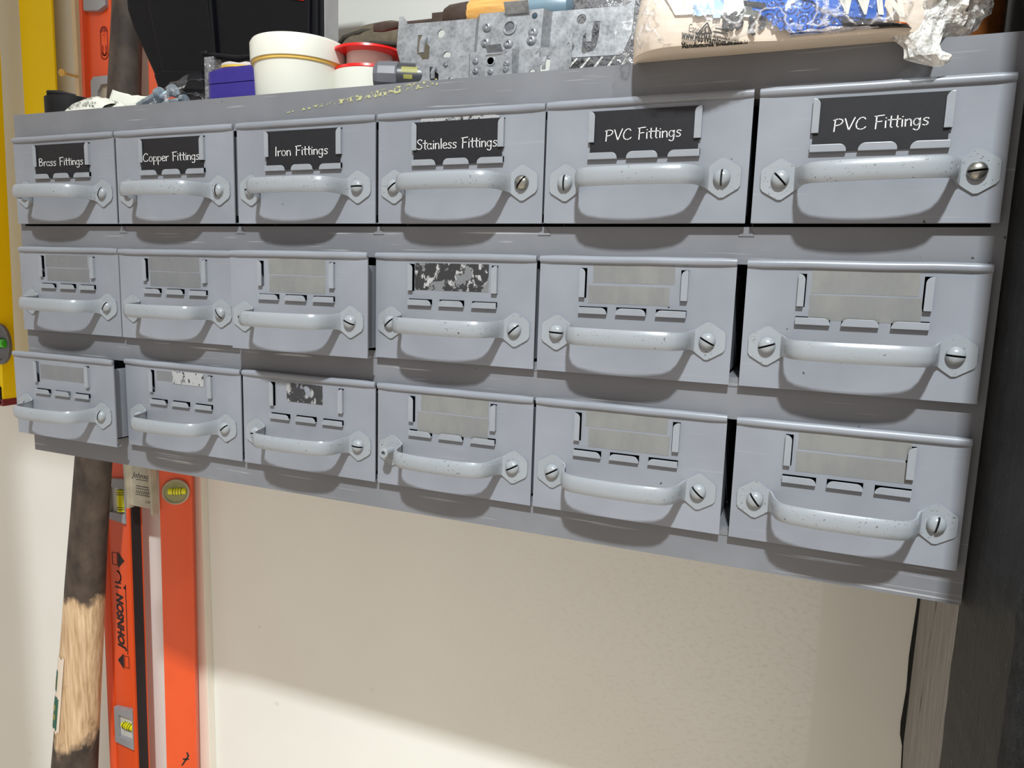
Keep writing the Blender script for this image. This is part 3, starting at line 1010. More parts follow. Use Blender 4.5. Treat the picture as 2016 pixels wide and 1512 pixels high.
# first orange level (magnetic strip on its right edge)
y1 = 0.316
L1 = empty('spirit_level', (-0.29, y1 + 0.013, FLOOR_Z))
tag(L1, 'orange spirit level with black magnetic edge and grey vials, behind the wooden handle', 'spirit level', 'orange spirit levels')
T1 = Matrix(((1, 0, 0.0165, -0.3085 - 0.0165 * 0.2), (0, 1, 0, y1), (0, 0, 1, 0), (0, 0, 0, 1)))
b = MB(); b.T = T1
i_beam(b, 0.0665, 0.025, FLOOR_Z, 0.62)
b.build('body', M['orange'], L1, smooth=25)
b = MB(); b.T = T1
b.box(0.0663, 0.0673, 0.0035, 0.0215, FLOOR_Z + 0.002, 0.61)
b.build('magnetic_strip', M['black_strip'], L1)
def vial_block(zc, hgt, horizontal, root, T, wdt=0.0665):
    b = MB(); b.T = T
    x0, x1 = 0.0155, wdt - 0.0075
    o = [(x0, zc - hgt / 2), (x1, zc - hgt / 2 - 0.004), (x1, zc + hgt / 2 + 0.004), (x0, zc + hgt / 2)]
    ix0, ix1, iz0, iz1 = x0 + 0.008, x1 - 0.0015, zc - hgt / 2 + 0.012, zc + hgt / 2 - 0.013
    # frame from four bars around the window
    b.prism([o[0], o[1], (x1, iz0), (x0, iz0)], -0.0006, 0.013)
    b.prism([(x0, iz1), (x1, iz1), o[2], o[3]], -0.0006, 0.013)
    b.box(x0, ix0, -0.0006, 0.013, iz0, iz1)
    b.box(ix1, x1, -0.0006, 0.013, iz0, iz1)
    fr_ = b.build('vial_block', M['vial_grey'], root, bevel=0.0006)
    b = MB(); b.T = T
    b.box(ix0, ix1, 0.0055, 0.0075, iz0, iz1)
    b.build('vial_backing', M['vial_clear'], fr_)
    b = MB(); b.T = T
    xm, zm = (ix0 + ix1) / 2 + 0.006, (iz0 + iz1) / 2
    if horizontal:
        b.lathe([(0, ix0 + 0.005), (0.0045, ix0 + 0.006), (0.0062, (ix0 + ix1) / 2), (0.0052, ix1 - 0.001), (0, ix1 - 0.0005)], 18, 'x', (0, 0.004, zm + 0.002), 0)
        for q in (0.35, 0.5, 0.66, 0.8):
            xx = ix0 + (ix1 - ix0) * q
            b.lathe([(0.0064, xx), (0.0064, xx + 0.0008)], 18, 'x', (0, 0.004, zm + 0.002), 1)
    else:
        hh = (iz1 - iz0) * 0.44
        b.lathe([(0, zm - hh), (0.0085, zm - hh + 0.001), (0.0088, zm), (0.0085, zm + hh - 0.001), (0, zm + hh)], 18, 'z', (xm, 0.006, 0), 0)
        for q in (-0.42, -0.32, 0.32, 0.42):
            b.lathe([(0.0090, zm + hh * 2 * q * 0.9), (0.0090, zm + hh * 2 * q * 0.9 + 0.0009)], 18, 'z', (xm, 0.006, 0), 1)
    b.build('vial', [M['vial'], M['black_ink']], fr_, smooth=40)
zc = zpix(985, 230, y1); vial_block(zc, 0.068, False, L1, T1)
zc = zpix(1430, 238, y1); vial_block(zc, 0.066, True, L1, T1)
# hand hole with grey liner near the top and a second liner higher up
for za, zb in ((zpix(205, 190, y1), zpix(150, 190, y1)), (zpix(18, 185, y1), zpix(-60, 185, y1))):
    b = MB(); b.T = T1
    x0, x1 = 0.017, 0.0600
    if za < 0.12:
        za -= 0.06
        b.prism([(x0, za), (x0 + 0.012, za), (x0 + 0.014, zb - 0.022), (x0 + 0.022, zb - 0.012), (x1, zb - 0.012), (x1, zb), (x0 + 0.006, zb), (x0, zb - 0.006)], 0.0005, 0.012)
        b.box(x0 + 0.012, x1, 0.0056, 0.0075, za, zb - 0.012, 1)
    else:
        x0 = 0.010
        b.prism([(x0, za), (x1 - 0.02, za - 0.003), (x1 - 0.004, za + 0.003), (x1 - 0.004, zb), (x0, zb)], -0.001, 0.012)
    b.build('hand_hole_liner', [M['vial_grey'], M['alu']], L1, bevel=0.0006)
# printed marks
b = MB(); b.T = T1
yy = 0.0057
def on_web(cx, cz, flip=False):
    # text runs up the level
    return lambda u, v: (cx - v, yy, cz + u)
zw = zpix(1212, 232, y1)
put_text(b, 'JOHNSON', 0.0205, on_web(0.0325, zw - 0.014), 0, shear=0.22, bold=0.0011, spacing=1.0)
b.box(0.0455, 0.0470, yy - 0.0001, yy, zw - 0.070, zw + 0.050)
b.prism([(0.0405, zw + 0.048), (0.0470, zw + 0.046), (0.0470, zw + 0.056)], yy - 0.0001, yy)
for q in (0.046, 0.054): b.box(0.022, 0.036, yy - 0.0001, yy, zw + q, zw + q + 0.0028)
b.strokes([arc(0.028, 0, 0.008, 0.010, -60, 90, 8)], 0.003, lambda u, v: (u, yy, zw + 0.066 + v))
for zz, up in ((zpix(1105, 232, y1), 1), (zpix(1305, 238, y1), -1)):
    pts = [(0.022, zz - 0.012), (0.032, zz - 0.012), (0.043, zz), (0.032, zz + 0.012), (0.022, zz + 0.012)]
    b.prism([(0.031, zz - 0.015), (0.046, zz - 0.0005), (0.031, zz + 0.014)] if up > 0 else [(0.036, zz - 0.015), (0.036, zz + 0.014), (0.022, zz - 0.0005)], yy - 0.0001, yy)
    bx = (0.018, 0.029) if up > 0 else (0.038, 0.048)
    for e in (0, 1):
        b.box(bx[e] - 0.0006, bx[e] + 0.0006, yy - 0.0001, yy, zz - 0.011, zz + 0.011)
        b.box(bx[0], bx[1], yy - 0.0001, yy, zz + (-0.011, 0.010)[e], zz + (-0.010, 0.011)[e])
b.build('printed_mark', M['black_ink'], L1)
b = MB(); b.T = T1
zm = zpix(83, 193, y1)
pil = arc(0.0425, zm + 0.016, 0.007, 0.007, 0, 180, 10) + arc(0.0425, zm - 0.016, 0.007, 0.007, 180, 360, 10)
b.prism(list(reversed([(x, z) for x, z in pil if z >= zm])), yy - 0.0001, yy)
b.strokes([pil + pil[:1]], 0.0016, lambda u, v: (u, yy - 0.0002, v))
b.strokes([[(0.039, zm - 0.004), (0.039, zm - 0.014)] + arc(0.0425, zm - 0.014, 0.0035, 0.0035, 180, 360, 8) + [(0.046, zm - 0.004)]], 0.0022, lambda u, v: (u, yy - 0.0002, v))
b.strokes([[(0.0425, zm + 0.004), (0.0425, zm + 0.018)], [(0.0385, zm + 0.012), (0.0465, zm + 0.012)]], 0.0012, lambda u, v: (u, yy - 0.0003, v), 1)
b.build('magnet_symbol', [M['orange_dark'], M['orange']], L1)

# second orange level with a round vial
y2 = 0.312
L2 = empty('spirit_level', (-0.165, y2 + 0.013, FLOOR_Z))
tag(L2, 'orange spirit level with a round vial, leaning beside the white trim board', 'spirit level', 'orange spirit levels')
xt, xb = at(313, 930, y2), at(328, 1500, y2)
sl = (xt.x - xb.x) / (xt.z - xb.z)
YAW = math.radians(33)
T2 = Matrix(((math.cos(YAW), -math.sin(YAW), sl, xt.x - sl * xt.z), (math.sin(YAW), math.cos(YAW), 0, y2), (0, 0, 1, 0), (0, 0, 0, 1)))
W2 = 0.0475
b = MB(); b.T = T2
i_beam(b, W2, 0.020, FLOOR_Z, 0.30, rail=0.0045, rec=0.0012)
b.build('body', M['orange'], L2, smooth=25)
pv = at(345, 968, y2 + 0.012)
xv = 0.0245
b = MB(); b.T = T2
b.lathe([(0.0205, 0.003), (0.0205, -0.0035), (0.0190, -0.005), (0.0175, -0.0035), (0.0175, 0.002), (0.0, 0.002)], 40, 'y', (xv, 0, pv.z), 0)
rim = b.build('vial_ring', M['alu'], L2, smooth=35)
b = MB(); b.T = T2
b.lathe([(0.0174, 0.0015), (0.0174, -0.0022), (0.0, -0.0026)], 40, 'y', (xv, 0, pv.z), 0)
b.build('vial_lens', M['olive_lens'], rim, smooth=35)
b = MB(); b.T = T2
b.lathe([(0, -0.014), (0.005, -0.013), (0.0062, 0), (0.005, 0.013), (0, 0.014)], 18, 'x', (xv + 0.002, -0.001, pv.z + 0.001), 0)
for q in (-0.006, -0.002, 0.002, 0.006):
    b.lathe([(0.0064, q), (0.0064, q + 0.0006)], 18, 'x', (xv + 0.002, -0.001, pv.z + 0.001), 1)
b.build('vial', [M['vial'], M['black_ink']], rim, smooth=40)
b = MB(); b.T = T2
pv = at(347, 935, y2)
b.lathe([(0.0058, 0.004), (0.0058, -0.0004), (0, -0.0004)], 20, 'y', (xv, 0, pv.z + 0.004))
b.build('hang_hole', M['dark'], L2)
b = MB(); b.T = T2
pj = at(352, 1506, y2)
b.strokes([[(0.024, -0.012), (0.029, -0.004), (0.034, 0.004), (0.032, 0.010)], [(0.026, -0.001), (0.034, -0.002)]], 0.0028, lambda u, v: (u, 0.0010, pj.z + v))
b.build('printed_mark', M['black_ink'], L2)

# old aluminium level hanging between them
y3 = 0.296
pa, pb_ = at(250, 1000, y3), at(312, 1005, y3)
S3 = empty('spirit_level', (pa.x + 0.033, y3 + 0.01, pa.z))
tag(S3, 'short worn aluminium spirit level end with printed maker text, hanging between the orange levels', 'spirit level')
b = MB()
sl = 0.085
T3 = Matrix(((1, 0, -0.03, pa.x + 0.03 * pa.z), (0, 1, 0, y3), (0, 0, 1, 0), (0, 0, 0, 1)))
b.T = T3
W3 = 0.057
zb3 = pa.z
b.box(0, 0.005, -0.002, 0.010, zb3, zb3 + 0.45)
b.box(W3 - 0.004, W3, -0.002, 0.010, zb3 - 0.004, zb3 + 0.45)
b.box(0.005, W3 - 0.004, 0.004, 0.007, zb3 + 0.004, zb3 + 0.45)
b.build('body', M['alu'], S3, bevel=0.0006)
b = MB(); b.T = T3
fn = lambda u, v: (W3 * 0.56 + u, 0.0037, v)
zz = zb3 + 0.045
put_text(b, 'Johnson', 0.0125, lambda u, v: fn(u, v + zz + 0.010), 0, shear=0.5)
for q, wd in ((0.006, 0.026), (0.010, 0.028), (0.020, 0.030)):
    ln = [(-wd / 2 + wd * t / 22, 0.0009 * (1 if t % 2 else -1)) for t in range(23)]
    b.strokes([ln], 0.0006, lambda u, v: fn(u, v + zz - 0.0035 - q + 0.0025))
b.strokes([[(-0.015 + 0.03 * t / 14, 0.0026 * (1 if t % 2 else -1)) for t in range(15)]], 0.0007, lambda u, v: fn(u, v + zz - 0.0165))
b.strokes([[(-0.012, 0), (0.013, 0.0003)]], 0.0008, lambda u, v: fn(u, v + zz + 0.0035))
put_text(b, '1229', 0.0052, lambda u, v: fn(u + 0.010, v + zz - 0.031), 0)
b.build('printed_mark', M['black_ink'], S3)
b = MB()
b.tube([(pa.x + 0.028, WALL_Y, pa.z + 0.40), (pa.x + 0.028, y3 + 0.002, pa.z + 0.40)], 0.002, 8)
b.build('hanging_nail', M['steel'], S3)

# weathered wooden handle
PO = []
for px, py, y, r in ((256, -170, 0.30, .0205), (251, 10, 0.292, .0212), (244.5, 190, 0.276, .0226), (214, 560, 0.262, .0246), (184.5, 905, 0.256, .0268), (165, 1200, 0.262, .0315), (147, 1512, 0.255, .0372)):
    p_ = at(px, py, y)
    PO.append((p_.z, p_.x, y, r))
e_ = PO[-1]
PO.append((FLOOR_Z, e_[1] - 0.028, 0.247, .041))
b = MB()
path = [(x, y, z) for z, x, y, r in PO]
vs, fs = [], []
NN = 28
dense = []
for a, c in zip(PO, PO[1:]):
    for t in range(8):
        dense.append([a[q] + (c[q] - a[q]) * t / 8 for q in range(4)])
dense.append(list(PO[-1]))
for (z, x, y, r) in dense:
    for q in range(NN):
        a = 2 * PI * q / NN
        rr = r * (1 + 0.035 * noise.noise(Vector((math.cos(a) * 1.3, math.sin(a) * 1.3, z * 6))))
        vs.append((x + rr * math.cos(a), y + rr * 0.9 * math.sin(a), z))
for j in range(len(dense) - 1):
    for q in range(NN):
        q2 = (q + 1) % NN
        fs.append((j * NN + q, (j + 1) * NN + q, (j + 1) * NN + q2, j * NN + q2))
fs.append(list(range(NN))); fs.append([(len(dense) - 1) * NN + q for q in range(NN)][::-1])
b.add(vs, fs)
pole = b.build('wooden_handle', M['pole'], smooth=50)
tag(pole, 'long weathered wooden tool handle with a torn green sticker, leaning left of the orange level', 'tool handle')
def pole_pt(z, ang, off=0.0006):
    for a, c in zip(PO, PO[1:]):
        if a[0] >= z >= c[0]:
            t = (a[0] - z) / (a[0] - c[0])
            x, y, r = [a[q] + (c[q] - a[q]) * t for q in (1, 2, 3)]
            r = r * 1.03 + off
            return (x + r * math.cos(ang), y + r * 0.9 * math.sin(ang), z)
b = MB()
def patch(z0, z1, a0, a1, seed, off, mi, jag=0.16):
    def f(u, v):
        z = z0 + (z1 - z0) * v
        A1 = a1 + jag * noise.noise(Vector((seed, z * 90, 0))) * 2.2
        A0 = a0
        return pole_pt(z + 0.006 * noise.noise(Vector((u * 5, seed, 2))), math.radians(A0) + (math.radians(A1) - math.radians(A0)) * u, off)
    b.grid(f, 8, 22, mi)
patch(-0.905, -0.775, -128, -88, 1, 0.0004, 0, 0.22)
patch(-0.900, -0.845, -130, -98, 3, 0.0009, 1, 0.2)
patch(-0.885, -0.875, -126, -106, 5, 0.0013, 2, 0.1)
patch(-0.868, -0.858, -126, -108, 7, 0.0013, 2, 0.1)
patch(-0.835, -0.800, -130, -112, 9, 0.0009, 1, 0.1)
patch(-0.827, -0.812, -126, -116, 11, 0.0013, 2, 0.05)
tag(b.build('torn_sticker', [M['paper_tan'], M['sticker_green'], M['lime_print']], pole), 'torn paper sticker in green and yellow')

# yellow level standing behind the cabinet's left end
y4 = 0.345
xa, xb_ = at(43, 120, y4), at(107, 120, y4)
Y4 = empty('straightedge', ((xa.x + xb_.x) / 2, y4 + 0.012, FLOOR_Z))
tag(Y4, 'plain flat yellow straightedge rising behind the top left corner of the grey cabinet', 'straightedge')
b = MB()
b.T = Matrix(((1, 0, 0.012, xa.x - 0.012 * xa.z), (0, 1, 0, y4), (0, 0, 1, 0), (0, 0, 0, 1)))
b.box(0, xb_.x - xa.x, 0, 0.0035, -0.36, 0.62)
b.build('body', M['yellow'], Y4, bevel=0.0006)
b = MB()
b.T = Matrix(((1, 0, 0.012, xa.x - 0.012 * xa.z), (0, 1, 0, y4), (0, 0, 1, 0), (0, 0, 0, 1)))
b.box(-0.001, xb_.x - xa.x + 0.001, -0.001, 0.0045, -0.375, -0.355)
b.build('end_cap', M['black_plastic'], Y4, bevel=0.0006)
Y4.location.z = -0.375; WM[Y4.name] = Matrix.Translation(Y4.location)
for ch in Y4.children:
    ch.matrix_basis = WM[Y4.name].inverted() @ WM[ch.name]

# yellow level at the left edge of the picture, with black cap and red foot
y5 = 0.31
pr, pb5 = at(3, 200, y5 + 0.022), at(32, 790, y5 + 0.022)
sl5 = (pr.x - pb5.x) / (pr.z - pb5.z)
T5 = Matrix(((1, 0, sl5, pr.x - sl5 * pr.z), (0, 1, 0, y5), (0, 0, 1, 0), (0, 0, 0, 1)))
Y5 = empty('spirit_level', (pb5.x - 0.03, y5 + 0.012, pb5.z))
tag(Y5, 'yellow spirit level with green vial and black end cap hanging at the far left', 'spirit level')
ze = at(32, 803, y5).z
b = MB(); b.T = T5
b.prism([(-0.06, 0.0), (-0.012, 0.0), (-0.010, 0.002), (-0.008, 0.0), (0.0, 0.001), (0.0, 0.024), (-0.06, 0.024)], ze + 0.012, 0.62, 'z')
b.build('body', M['yellow'], Y5, smooth=25)
b = MB(); b.T = T5
zc_ = ze + 0.010
b.prism([(-0.06, zc_), (-0.004, zc_), (-0.004, zc_ + 0.022), (-0.012, zc_ + 0.030), (-0.06, zc_ + 0.030)], -0.0015, 0.026)
b.build('end_cap', M['black_plastic'], Y5, bevel=0.0008)
b = MB(); b.T = T5
b.box(-0.06, 0.0005, -0.001, 0.025, ze, ze + 0.012)
for q in (-0.05, -0.036, -0.022, -0.008):
    b.lathe([(0.003, -0.0016), (0.003, 0.002), (0, 0.002)], 12, 'y', (q, -0.0005, ze + 0.006), 1)
b.build('foot', [M['hard_red'], M['black_plastic']], Y5)
pv = at(8, 678, y5)
xv = pv.x - (pr.x + sl5 * (pv.z - pr.z))
b = MB(); b.T = T5
b.lathe([(0.028, 0.002), (0.028, -0.003), (0.0225, -0.0035), (0.021, 0.0), (0, 0.0)], 32, 'y', (xv - 0.010, 0, pv.z), 0, sy=1.25)
ring = b.build('vial_ring', M['grey_plastic'], Y5, smooth=35)
b = MB(); b.T = T5
b.lathe([(0, -0.02), (0.007, -0.019), (0.0085, 0), (0.007, 0.019), (0, 0.02)], 18, 'x', (xv - 0.010, -0.003, pv.z + 0.002), 0)
b.lathe([(0.0087, -0.004), (0.0087, -0.0032)], 18, 'x', (xv - 0.010, -0.003, pv.z + 0.002), 1)
b.lathe([(0.0087, 0.006), (0.0087, 0.0068)], 18, 'x', (xv - 0.010, -0.003, pv.z + 0.002), 1)
b.build('vial', [M['vial_green'], M['black_ink']], ring, smooth=40)
pg0, pg1 = at(3, 250, y5).z, at(8, 412, y5).z
b = MB(); b.T = T5
b.prism([(-0.05, pg1), (-0.010, pg1), (-0.007, pg1 + 0.008), (-0.007, pg0 - 0.006), (-0.010, pg0), (-0.05, pg0)], -0.0012, 0.004)
b.build('hand_grip', M['black_plastic'], Y5, bevel=0.001)

# yellow screw hook in the wall
b = MB()
ph = at(152, 151, WALL_Y - 0.011)
pt = at(122, 143, WALL_Y - 0.05)
b.tube([ph, pt], 0.0022, 10)
d = (Vector(pt) - Vector(ph)).normalized()
q = d.to_track_quat('Z', 'Y').to_matrix().to_4x4()
b.T = Matrix.Translation(pt) @ q
b.lathe([(0.0022, -0.004), (0.0052, -0.001), (0.0056, 0.0), (0.0045, 0.0012), (0.0016, 0.0004), (0, 0.0004)], 20)
tag(b.build('screw_hook', M['yellow_cream'], smooth=40), 'yellowish screw sticking out of the cream wall batten', 'screw')

# ------------------------------------------------------------------ things on top of the cabinet
TOP = ZT
T0 = -0.003
def roughen(o_, f): pass

# roll of black tape
R0 = empty('tape_roll', (0.0145, 0.050, TOP))
tag(R0, 'flat black tape roll at the left end of the cabinet top', 'tape')
b = MB()
b.lathe([(0.0225, TOP), (0.0245, T0 + 0.001), (0.0245, T0 + 0.0165), (0.023, T0 + 0.0178), (0.0135, T0 + 0.0178), (0.0135, T0 + 0.002), (0.0, T0 + 0.002)], 40, 'z', (0.0145, 0.050, 0))
b.build('roll', M['black_tape'], R0, smooth=35)
b = MB()
b.tube([(0.002, 0.034, T0 + 0.0185), (0.012, 0.027, T0 + 0.0195), (0.024, 0.030, T0 + 0.0192), (0.034, 0.040, T0 + 0.018)], [0.0016, 0.0022, 0.0024, 0.0012], 8)
b.build('loose_tape_end', M['black_tape'], R0, smooth=60)

# little paper packet
K = empty('paper_packet', (0.0715, 0.032, TOP))
tag(K, 'small crumpled white paper packet with black print beside the tape roll', 'packet')
b = MB()
def pk(u, v):
    x = 0.0455 + 0.052 * u
    a = PI * v
    hgt = 0.0125 * (math.sin(PI * min(max(u, 0.02), 0.98)) ** 0.35)
    y = 0.050 - 0.034 * v + 0.001 * noise.noise(Vector((u * 6, v * 6, 1)))
    z = TOP + (hgt + 0.0077) * (math.sin(a) ** 0.6 if 0 < v < 1 else 0) + 0.0012 * noise.noise(Vector((u * 9, v * 5, 4)))
    return (x, y, max(z, TOP))
b.grid(pk, 26, 14)
b.build('wrapper', M['white_plastic'], K, smooth=30)
b = MB()
def on_packet(u0, v0):
    def f(a, c):
        p = pk(min(1, max(0, u0 + a / 0.052)), min(1, max(0, v0 - c / 0.036)))
        return (p[0], p[1] - 0.0009, p[2] + 0.0006)
    return f
put_text(b, 'STEEL', 0.0062, on_packet(0.46, 0.72), spacing=1.1)
put_text(b, 'NET WT. 1.50 OZ.', 0.0048, on_packet(0.44, 0.90))
b.build('printed_text', M['black_ink'], K)

# clear bag of bolts
BB = empty('bolt_bag', (0.140, 0.050, TOP))
tag(BB, 'clear plastic bag of zinc bolts with a torn white header', 'bag')
def bagprof(u):
    return 0.004 + 0.026 * u ** 1.3
def bbag(u, v):
    x = 0.088 + 0.108 * u
    a = 2 * PI * v
    h = bagprof(u)
    nn = noise.noise(Vector((u * 9, math.cos(a) * 2, math.sin(a) * 2)))
    y = 0.050 - math.cos(a) * 0.026 * (0.5 + 0.5 * u) * (1 + 0.25 * nn)
    z = TOP + (h + 0.0077) * 0.5 - math.sin(a + PI) * (h + 0.0077) * 0.5 + 0.0025 * nn
    return (x, y, max(TOP, z))
b = MB(); b.grid(bbag, 34, 26, wrap=False)
b.build('clear_film', M['film_thin'], BB, smooth=20)
for q, (x, y, z, ang, ln) in enumerate([(0.142, 0.034, 0.0065, 14, 0.036), (0.158, 0.036, 0.0085, 22, 0.030), (0.150, 0.052, 0.007, 6, 0.034)]):
    b = MB()
    b.T = Matrix.Translation((x, y, T0 + z)) @ Matrix.Rotation(math.radians(-ang), 4, 'Y') @ Matrix.Rotation(math.radians(8 * q - 8), 4, 'Z')
    b.lathe([(0, -ln / 2), (0.0032, -ln / 2), (0.0032, ln / 2 - 0.005), (0.0055, ln / 2 - 0.005), (0.0055, ln / 2), (0, ln / 2)], 6 if q == 9 else 12, 'x')
    o = b.build('bolt', M['blue_steel'], smooth=30)
    tag(o, ['longest zinc bolt lying at the front of the clear bag', 'shorter zinc bolt tilted up at the right of the clear bag', 'zinc bolt lying behind the others in the clear bag'][q], 'bolt', 'bolts in the clear bag')
b = MB()
def hdr(u, v):
    x = 0.080 + 0.052 * u
    return (x + 0.006 * v * (1 - u), 0.036 + 0.012 * u + 0.004 * v, T0 + 0.0015 + 0.019 * v * (1 - 0.75 * u) ** 2 + 0.012 * u * v + 0.001 * noise.noise(Vector((u * 8, v * 8, 0))))
b.grid(hdr, 14, 8)
b.build('paper_header', M['white_plastic'], BB, smooth=40, solid=0.0004)
b = MB()
def hdr2(u, v):
    return (0.068 + 0.040 * u, 0.030 + 0.008 * v, T0 + 0.0006 + (0.010 * v) * math.sin(PI * (0.15 + 0.8 * u)) + 0.0004)
b.grid(hdr2, 12, 6)
b.build('paper_header', M['white_plastic'], BB, smooth=40, solid=0.0004)
b = MB()
for j in range(4):
    ln = [(0.074 + 0.022 * t / 14 + 0.001 * j, (0.0006 if t % 2 else -0.0006)) for t in range(15)]
    b.strokes([ln], 0.0005, lambda u, v: (u, hdr2((u - 0.068) / 0.04, 0.28 + 0.15 * j)[1] - 0.0009, hdr2((u - 0.068) / 0.04, 0.28 + 0.15 * j)[2] + v + 0.0004))
b.build('printed_text', M['black_ink'], BB)

# blue-violet plastic case
C1 = empty('plastic_case', (0.235, 0.075, TOP))
tag(C1, 'blue-violet plastic clamshell case between the bolt bag and the white jar', 'case')
def case_half(z0, z1, inset0, inset1, name):
    b = MB()
    def ol(ins):
        x0, x1, yA, yB, r = 0.194 + ins, 0.262 - ins, 0.050 + ins, 0.098 - ins, 0.010
        pts = []
        for cx, cy, a0 in ((x0 + r, yA + r, 180), (x1 - r, yA + r, 270), (x1 - r, yB - r, 0), (x0 + r, yB - r, 90)):
            pts += arc(cx, cy, r, r, a0, a0 + 90, 6)
        return pts
    lay = [(z0, inset0), (z0 + (z1 - z0) * 0.25, min(inset0, inset1)), (z0 + (z1 - z0) * 0.7, min(inset0, inset1)), (z1, inset1)]
    n = len(ol(0))
    vs = [(x, y, z) for z, ins in lay for x, y in ol(ins)]
    fs = [(j * n + i_, j * n + (i_ + 1) % n, (j + 1) * n + (i_ + 1) % n, (j + 1) * n + i_) for j in range(len(lay) - 1) for i_ in range(n)]
    fs += [list(range(n))[::-1], [(len(lay) - 1) * n + i_ for i_ in range(n)]]
    b.add(vs, fs)
    return b.build(name, M['purple'], C1, smooth=28)
case_half(TOP, 0.0165, 0.003, 0.0, 'base_shell')
case_half(0.0172, 0.0330, 0.0, 0.007, 'lid_shell')

# round tub lid lying behind the case
b = MB()
b.lathe([(0.026, TOP), (0.027, TOP + 0.002), (0.027, 0.0525), (0.029, 0.053), (0.029, 0.057), (0.027, 0.060), (0.022, 0.0615), (0, 0.0615)], 40, 'z', (0.160, 0.147, 0))
tb = b.build('plastic_tub', M['soft_white'], smooth=30)
tag(tb, 'pale lidded tub with a yellow rim behind the blue-violet case', 'tub')
b = MB()
b.lathe([(0.0292, 0.0540), (0.0297, 0.0540), (0.0297, 0.0562), (0.0292, 0.0562)], 40, 'z', (0.160, 0.147, 0))
tag(b.build('rim', M['pale_yellow'], tb, smooth=30), 'yellow rim')

# black clamp lying in front of the tool case
CL = empty('bar_clamp', (0.165, 0.106, TOP))
tag(CL, 'small black bar on an upright plastic post behind the violet case', 'clamp')
b = MB()
pA, pB, pC = at(402, 107, 0.106), at(470, 116, 0.106), at(524, 108, 0.104)
b.tube([pA, pA.lerp(pB, 0.4), pB, pC], [0.0025, 0.003, 0.0036, 0.0018], 10)
b.lathe([(0, 0), (0.005, 0.001), (0.005, 0.004), (0, 0.005)], 14, 'z', (pA.x + 0.003, 0.106, pA.z - 0.002))
b.build('bar', M['black_plastic'], CL, smooth=50)
pP = at(418, 112, 0.106)
b = MB(); b.box(pP.x - 0.0065, pP.x + 0.0065, 0.101, 0.112, TOP, pP.z - 0.001)
b.build('upright', M['film_grey'], CL, bevel=0.001)

# white screw-top jar
J = empty('jar', (0.2975, 0.060, TOP))
tag(J, 'low white plastic screw-top jar with yellow residue under its lid', 'jar')
b = MB()
b.lathe([(0.036, TOP), (0.0385, T0 + 0.0015), (0.0395, T0 + 0.022), (0.0400, T0 + 0.029), (0.0, T0 + 0.029)], 64, 'z', (0.2975, 0.060, 0))
b.build('body', M['white_plastic'], J, smooth=35)
b = MB()
b.lathe([(0.0395, T0 + 0.0298), (0.0425, T0 + 0.030), (0.0428, T0 + 0.0455), (0.0412, T0 + 0.0482), (0.036, T0 + 0.0482), (0.035, T0 + 0.0470), (0.0, T0 + 0.0470)], 64, 'z', (0.2975, 0.060, 0))
b.T = Matrix.Identity(4)
b.build('lid', M['white_plastic'], J, smooth=35)
b = MB()
b.lathe([(0.0402, T0 + 0.0272), (0.0412, T0 + 0.0278), (0.0414, T0 + 0.0300), (0.0402, T0 + 0.0302)], 64, 'z', (0.2975, 0.060, 0))
tag(b.build('residue_ring', M['yellow_cream'], J, smooth=35), 'yellow dried residue line')

# spool with red flanges
SP = empty('spool', (0.3585, 0.080, TOP))
tag(SP, 'white spool with red flanges beside the white jar', 'spool')
b = MB()
b.lathe([(0.0315, TOP), (0.0325, T0 + 0.001), (0.0325, T0 + 0.023), (0.031, T0 + 0.0235), (0.0, T0 + 0.0235)], 48, 'z', (0.3585, 0.080, 0))
b.build('lower_drum', M['white_plastic'], SP, smooth=35)
b = MB()
b.lathe([(0.0205, T0 + 0.027), (0.0205, T0 + 0.0405), (0.0, T0 + 0.0405)], 48, 'z', (0.3585, 0.080, 0))
b.build('core', M['white_plastic'], SP, smooth=35)
for z, r in ((T0 + 0.0240, 0.0305), (T0 + 0.0400, 0.0325)):
    b = MB()
    b.lathe([(0.018, z), (r - 0.0004, z), (r, z + 0.0006), (r - 0.0004, z + 0.0026), (0.024, z + 0.0036), (0.0, z + 0.0036)], 48, 'z', (0.3585, 0.080, 0))
    tag(b.build('flange', M['red'], SP, smooth=35), 'red flange')

# grey marker lying on the edge
PN = empty('marker', (0.415, 0.035, TOP))
tag(PN, 'thick grey and black marker lying on its side in front of the spool', 'marker')
A_ = at(738, 146, 0.022)
RM = (at(735, 119, 0.022).z - TOP) / 2
A_.z = TOP + RM
B_ = Vector((A_.x + 0.056, 0.044, TOP + RM * 0.92))
dd = (B_ - A_)
Ln = dd.length
TM = Matrix.Translation(A_) @ dd.to_track_quat('X', 'Z').to_matrix().to_4x4()
b = MB(); b.T = TM
b.lathe([(0, -0.0012), (0.0012, -0.0012), (0.0014, 0.0004), (RM * 0.74, 0.0), (RM * 0.97, 0.004), (RM, 0.018), (RM * 0.95, 0.0195), (0, 0.0195)], 12, 'x')
b.build('cap', M['grey_plastic'], PN, bevel=0.0005)
RB = RM * 0.90
b = MB(); b.T = TM
b.lathe([(0.0, 0.0195), (RB, 0.0196), (RB, Ln - 0.004), (RB * 0.85, Ln), (0, Ln)], 28, 'x')
b.build('barrel', M['dark_plastic'], PN, smooth=35)
b = MB(); b.T = TM
def on_barrel(u, deg, k=1.008):
    a = math.radians(deg)       # 0 faces the viewer, 90 is up
    return (u, -RB * k * math.cos(a), RB * k * math.sin(a))
for (u0, u1, a0, a1) in ((0.023, 0.036, 8, 34), (0.025, 0.032, -16, 0)):
    b.grid(lambda u, v: on_barrel(u0 + (u1 - u0) * u, a0 + (a1 - a0) * v), 3, 6, 0)
